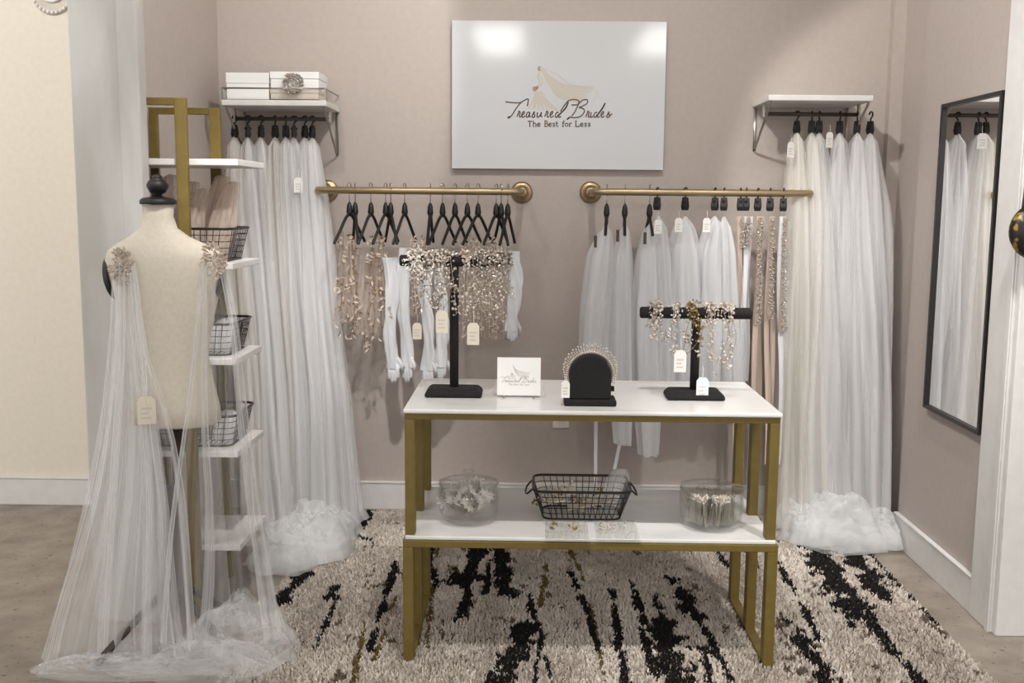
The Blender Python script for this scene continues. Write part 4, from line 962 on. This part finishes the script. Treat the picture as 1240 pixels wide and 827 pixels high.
# ------------------------------------------------------------------ dress form
MYc = -1.45
def build_form():
    base = atY(213, 775, MYc); cx_ = base.x
    t = thing('dress_form', 'cream linen dress form on a dark tripod stand', 'mannequin', (cx_, MYc, 0)); o_ = t.location
    def zx(y, xl, xr): a = atY(xl, y, MYc); b = atY(xr, y, MYc); return a.z, (a.x+b.x)/2, (b.x-a.x)/2
    rows = [(248, 173, 210, .85), (262, 174, 209, .85), (276, 170, 214, .8), (286, 158, 228, .62), (294, 144, 246, .50), (303, 132, 264, .46), (314, 128, 270, .48), (335, 131, 267, .52), (362, 140, 261, .60),
            (400, 154, 254, .66), (432, 162, 251, .70), (462, 163, 257, .74), (490, 161, 264, .78), (508, 162, 266, .78), (512, 170, 260, .74)]
    n = 40; vs_ = []; fs = []
    for (y, xl, xr, k) in rows:
        z, c, hw = zx(y, xl, xr); hd = hw*k; back = .012*math.sin(max(0, min(1, (y-300)/120))*math.pi)
        for i in range(n):
            a = 2*math.pi*i/n; ca, sa = math.cos(a), math.sin(a)
            e = .86; vs_.append((c+hw*math.copysign(abs(ca)**e, ca), MYc+back+hd*math.copysign(abs(sa)**e, sa), z))
    m_ = len(rows)
    for j in range(m_-1):
        for i in range(n): fs.append((j*n+i, (j+1)*n+i, (j+1)*n+(i+1) % n, j*n+(i+1) % n))
    fs.append(tuple(range(n))); fs.append(tuple((m_-1)*n+i for i in range(n))[::-1])
    MB().add(vs_, fs).build('torso', 'linen', t, smooth=True, off=o_)
    z, c, hw = zx(246, 172, 211); cap = MB().lathe([(hw+.003, 0), (hw+.005, .004), (hw+.004, .012), (hw-.004, .018), (.02, .022)], 32, (c, MYc, z-.003)).build('neck_cap', 'plastic_black', t, smooth=True, off=o_)
    z2 = atY(188, 211, MYc).z; hh = z2-z-.018
    MB().lathe([(.014, 0), (.010, hh*.12), (.022, hh*.2), (.030, hh*.42), (.031, hh*.55), (.024, hh*.72), (.013, hh*.82), (.016, hh*.88), (.010, hh*.97), (.002, hh)], 24, (c, MYc, z+.018)).build('finial', 'plastic_black', t, smooth=True, off=o_)
    for s, (px_, py_) in ((-1, (127, 336)), (1, (270, 334))):
        q = atY(px_, py_, MYc); nn = Vector((s*.95, .16 if s < 0 else .45, -.26)).normalized()
        mb = MB().lathe([(.001, .008), (.036, .006), (.041, .002), (.041, -.012)], 28, (0, 0, 0), nn, cap=False)
        mb.v = [(x*1.0, y*1.05, zz*1.55) for x, y, zz in mb.v]; mb.v = [(x+q.x-(-.021 if s < 0 else .012), y+q.y+(0 if s < 0 else .02), zz+q.z) for x, y, zz in mb.v]
        mb.build('arm_plate', 'plastic_black', t, smooth=True, off=o_)
    zb_, c2_, hw2 = zx(512, 168, 262)
    MB().lathe([(.0, -.012), (.05, -.012), (.05, 0)], 24, (c2_, MYc, zb_), cap=False).build('bottom_plate', 'plastic_black', t, smooth=True, off=o_)
    MB().tube([(c2_, MYc, zb_-.01), (cx_, MYc, .20)], .013, 14).build('pole', 'dark_metal', t, smooth=True, off=o_)
    MB().lathe([(.016, .50), (.022, .46), (.030, .30), (.036, .17), (.034, .13), (.02, .12)], 20, (cx_, MYc, 0)).build('hub', 'dark_metal', t, smooth=True, off=o_)
    for a in (225, 62, 330):
        r = .24; dx, dy = math.cos(math.radians(a)), math.sin(math.radians(a))
        MB().tube(smooth_pts([(cx_+dx*.015, MYc+dy*.015, .20), (cx_+dx*.05, MYc+dy*.05, .165), (cx_+dx*.14, MYc+dy*.14, .10), (cx_+dx*.22, MYc+dy*.22, .035), (cx_+dx*r, MYc+dy*r, .0125)], 5), .0115, 10).build('leg', 'dark_metal', t, smooth=True, off=o_)
    return cx_
MCX = build_form()

# cape veil on the form
def build_cape():
    t = thing('cape_veil', 'sheer white cape veil with lace shoulder patches on the dress form', 'veil', (MCX, MYc-.1, 0)); o_ = t.location
    def panel(rows, n_f, amp, seed, m_, nu=90, nv=40, y0=-1.51, y1=-1.58, zf=.004):
        def fn(u, v):
            y, xl, xr = interp(rows, v); Yb = lerp(y0, y1, v)
            uu = u+.03*math.sin(v*5+seed)*u*(1-u)*4*.6
            A = amp*(.35+.9*v); f_ = math.sin(n_f*2*math.pi*u+seed+.9*math.sin(2.5*v+seed))+.5*math.sin(n_f*3.4*math.pi*u-seed+1.5*v)
            q = atY(lerp(xl, xr, uu), y, Yb); Y = Yb+A*f_+.02*nz(u*3, v*3, seed)
            return (q.x, Y, max(q.z, zf+.004*abs(f_)))
        MB().sheet(fn, nu, nv).build('net_panel', m_, t, smooth=True, off=o_)
    def rws(L): return [((y-L[0][0])/(L[-1][0]-L[0][0]), y, a, b) for y, a, b in L]
    left = rws([(318, 141, 160), (345, 140, 163), (400, 138, 168), (500, 129, 186), (600, 114, 200), (680, 96, 204), (740, 78, 207), (800, 60, 214)])
    right = rws([(314, 247, 268), (345, 248, 274), (400, 249, 285), (500, 250, 294), (600, 252, 303), (680, 250, 313), (735, 246, 322), (775, 240, 330)])
    panel(left, 5, .010, .7, 'tulle'); panel(left, 7, .014, 2.9, 'tulle_thin', y0=-1.50, y1=-1.52)
    panel(right, 4, .010, 1.9, 'tulle_thin', y0=-1.505, y1=-1.53)
    # faint inner edges that cross in front of the stand
    mid_l = rws([(322, 150, 162), (430, 156, 176), (520, 168, 204), (600, 176, 216), (700, 182, 226), (785, 178, 236)]); panel(mid_l, 2, .010, 6.1, 'tulle_thin', nu=50, y0=-1.555, y1=-1.60)
    mid_r = rws([(318, 246, 262), (430, 234, 256), (520, 222, 262), (600, 214, 268), (700, 206, 276), (780, 200, 284)]); panel(mid_r, 2, .010, 7.7, 'tulle_thin', nu=50, y0=-1.555, y1=-1.60)
    # gathered folds along the edges of the net
    def edge(L, side, wpx, seed, y0, y1, m_='tulle'):
        rows = []
        for v in np.linspace(0, 1, 14):
            y, a, b = interp(L, v); x = (a, b)[side]+5*math.sin(v*5+seed)*v; k = wpx*(.5+.5*v)
            rows.append((v, y, x-k/2, x+k/2))
        panel(rows, 1.5, .008, seed, m_, nu=18, nv=40, y0=y0, y1=y1)
    edge(left, 0, 22, 1.0, -1.53, -1.60); edge(left, 1, 18, 2.2, -1.53, -1.60); edge(right, 0, 14, 3.4, -1.52, -1.55); edge(right, 1, 20, 4.1, -1.52, -1.55)
    edge(mid_l, 1, 9, 5.3, -1.57, -1.62); edge(mid_r, 0, 9, 0.4, -1.57, -1.62)
    mid = rws([(330, 148, 158), (450, 146, 166), (600, 140, 176), (800, 120, 182)]); edge(mid, 1, 16, 6.0, -1.535, -1.60); edge(mid, 0, 16, 2.0, -1.535, -1.60)
    def heap(px, py, rx, ry, h, seed, m_='tulle_train', fz=.002, ridge=3.2):
        q = atZ(px, py, 0); crumple(q.x, q.y, rx, ry, h, seed, fz=fz, nu=80, nv=22, ridge=ridge).build('train', m_, t, smooth=True, off=o_)
    heap(285, 800, .19, .15, .15, 3.3, fz=ZRUG, ridge=2.2); heap(300, 790, .15, .12, .17, 8.1, fz=ZRUG, ridge=2.0); heap(260, 815, .21, .10, .10, 5.7, fz=.004, ridge=2.5)
    heap(150, 812, .26, .08, .045, 1.1, ridge=2.5); heap(120, 815, .19, .06, .05, 6.6, ridge=3); heap(200, 800, .24, .12, .06, 9.4, ridge=2.5)
    for px, py, sd in ((148, 318, 1), (259, 311, 2)):
        rnd = random.Random(sd); q = atY(px, py, -1.53); a, b, c = MB(), MB(), MB()
        for k in range(90):
            an = rnd.uniform(0, 6.28); r = rnd.uniform(0, 1)**.6; p = (q.x+math.cos(an)*r*.028, q.y+.012*r*0-rnd.uniform(0, .006), q.z+math.sin(an)*r*.046-.012)
            a.leaf(p, (math.cos(an+.5), -.2, math.sin(an+.5)), (0, -1, 0), .017, .010)
            if k % 2: b.ball((p[0], p[1]-.005, p[2]), .003)
        ap = a.build('lace_patch', 'lace_beige', t, off=o_, kind='stuff'); b.build('beads', 'crystal', ap, smooth=True, off=o_, kind='stuff')
    q = atY(177, 480, -1.575); make_tag(t, q.x-o_.x, q.y-o_.y, q.z-o_.z, .05, .08, .35, 'paper_cream', .10)
build_cape()

# ------------------------------------------------------------------ lower slab: jars, basket, cards
def glass_jar(px0, px1, pyb, pyt, Y, label, knob_py):
    a = atY(px0, pyb, Y); b = atY(px1, pyb, Y); c = (a.x+b.x)/2; r = (b.x-a.x)/2; z = ZL+.0006; h = .115
    t = thing('glass_jar', label, 'jar', (c, Y, z))
    MB().lathe([(r*.72, 0), (r*.86, .006), (r*.97, .03), (r, .07), (r*.98, h), (r*.94, h), (r*.955, .07), (r*.93, .032), (r*.82, .012), (.0005, .008)], 40, cap=True).build('bowl', 'glass', t, smooth=True)
    lid = MB().lathe([(r*1.0, h+.0006), (r*1.0, h+.004), (r*.6, h+.014), (.012, h+.020), (.006, h+.022), (.006, h+.030), (.017, h+.036), (.017, h+.040), (.0005, h+.042)], 40, cap=True).build('lid', 'glass', t, smooth=True)
    return c, r, z
def pins(c, r, z, Y, n, seed, label, group, name, long_=False):
    rnd = random.Random(seed); base = None
    for k in range(n):
        a = rnd.uniform(0, 6.28); rr = r*.68*math.sqrt(rnd.random()); x, y = c+math.cos(a)*rr, Y+math.sin(a)*rr
        if base is None:
            t = thing(name, label, 'hair accessory', (x, y, z+.014), 0, group)
            if long_:
                mb = MB()
                for q in range(5): mb.tube([((q-2)*.006, 0, .0), ((q-2)*.006, 0, .07)], .0016, 5)
                mb.build('teeth', 'leaf_silver', t, kind='stuff'); MB().tube([(-.014, 0, .071), (.014, 0, .071)], .004, 6).build('spine', 'pearl', t, smooth=True)
                m2 = MB(); [m2.ball(((q-3)*.0045, -.002, .079+.004*(q % 2)), .0045) for q in range(7)]; m2.build('pearls', 'pearl', t, smooth=True, kind='stuff')
            else:
                MB().tube([(-.003, 0, .05), (-.003, 0, .004), (0, 0, .0), (.003, 0, .004), (.003, 0, .05)], .0011, 5).build('prong', 'leaf_silver', t)
                m2, m3 = MB(), MB()
                for q in range(8):
                    an = q*math.pi/4; m2.leaf((0, 0, .058), (math.cos(an), -.3, math.sin(an)), (0, -1, 0), .028, .016)
                m3.ball((0, -.004, .058), .005); m2.build('petals', 'lace_white', t); m3.build('pearl', 'pearl', t, smooth=True)
            base = t
        else: t = dup(base, (x, y, z+.014))
        rr_ = .18 if long_ else .9; t.rotation_euler = (rnd.uniform(-rr_, rr_), rnd.uniform(-rr_, rr_), rnd.uniform(0, 6.28)); t.location.z = z+.012+rnd.random()*(.008 if long_ else .040)
        if not long_: t.location.x = lerp(c, t.location.x, .62); t.location.y = lerp(Y, t.location.y, .62)
YJ = -1.40
c, r, z = glass_jar(531, 604, 625, 580, YJ, 'round glass jar with lid full of pale floral hairpins', 572)
pins(c, r, z, YJ, 44, 31, 'pale floral hairpin inside the round glass jar', 'floral hairpins in the jar', 'floral_hairpin')
c, r, z = glass_jar(822, 899, 632, 585, YJ-.02, 'round glass jar with lid packed with pearl hair combs', 575)
pins(c, r, z, YJ-.02, 44, 47, 'pearl hair comb standing inside the glass jar', 'pearl combs in the jar', 'pearl_comb', True)
a = atY(646, 590, -1.38); b = atY(764, 590, -1.38); cb = (a.x+b.x)/2; wb = (b.x-a.x)
wire_basket('wire_basket', 'black wire basket with handles on the lower marble slab', cb, -1.32, ZL+.0008, wb, .20, .095, .03, True)
rnd = random.Random(12)
for k in range(9):
    x = cb+rnd.uniform(-.11, .11); y = -1.32+rnd.uniform(-.05, .05); zz = ZL+.012+.012*(k % 4)
    if k % 3 == 0:
        o = MB().add([(x-.035, y-.025, zz), (x+.035, y-.025, zz+.012), (x+.035, y+.025, zz+.018), (x-.035, y+.025, zz+.006), (x-.035, y-.025, zz+.004), (x+.035, y-.025, zz+.016), (x+.035, y+.025, zz+.022), (x-.035, y+.025, zz+.010)],
                     [(3, 2, 1, 0), (4, 5, 6, 7), (0, 1, 5, 4), (1, 2, 6, 5), (2, 3, 7, 6), (3, 0, 4, 7)]).build('hairpin_card', 'paper_cream', bevel=.001)
        tag(o, 'cream card packet lying in the basket on the lower slab', 'card', 'card packets in the table basket')
    else:
        S = [[(x-.04, y, zz+.01), (x-.01, y-.015, zz+.03), (x+.03, y+.01, zz+.02), (x+.05, y, zz+.04)]]
        hairpiece('hair_vine', 'loose '+('silver', 'blush', 'gold')[k % 3]+' beaded vine in the basket on the lower slab', 'hairpiece', 'beaded vines in the table basket', S, 34, (('leaf_silver', 'lace_beige', 'leaf_gold')[k % 3], 'pearl', 'leaf_silver'), 300+k, .016, .004, .012)
bundle('folded_net', 'clear net favour bag sticking out of the table basket', 'fabric', None, (cb+.10, -1.31, ZL+.01), .13, .07, .02, 4.4, 'tulle_thin')
for k, (p, lab, ms) in enumerate((((660, 711), 'clear earring card with gold and pearl drops on the lower slab', ('lace_beige', 'leaf_gold')), ((723, 769), 'clear earring card with pale crystal drops on the lower slab', ('lace_beige', 'crystal')))):
    a = atZ(p[0], 653, ZL+.002); b = atZ(p[1], 630, ZL+.002); t = thing('earring_card', lab, 'earrings', ((a.x+b.x)/2, (a.y+b.y)/2, ZL+.0006)); hw = (b.x-a.x)/2; hd = (b.y-a.y)/2
    MB().box(-hw, hw, -hd, hd, 0, .002).build('card', 'paper', t, bevel=.0005); MB().box(-hw*.98, hw*.98, -hd*.98, hd*.98, .0022, .0032).build('sleeve', 'glass', t)
    rnd = random.Random(k+70); l_, bd = MB(), MB()
    for s in range(26):
        x, y = rnd.uniform(-.75, .55)*hw, rnd.uniform(-.3, .6)*hd
        if s % 2: l_.leaf((x, y, .006), (rnd.uniform(-1, 1), rnd.uniform(-1, 1), .2), (0, 0, 1), .012, .006)
        else: bd.ball((x, y, .007), .0036)
    l_.build('petals', ms[0], t, kind='stuff'); bd.build('beads', ms[1], t, smooth=True, kind='stuff')
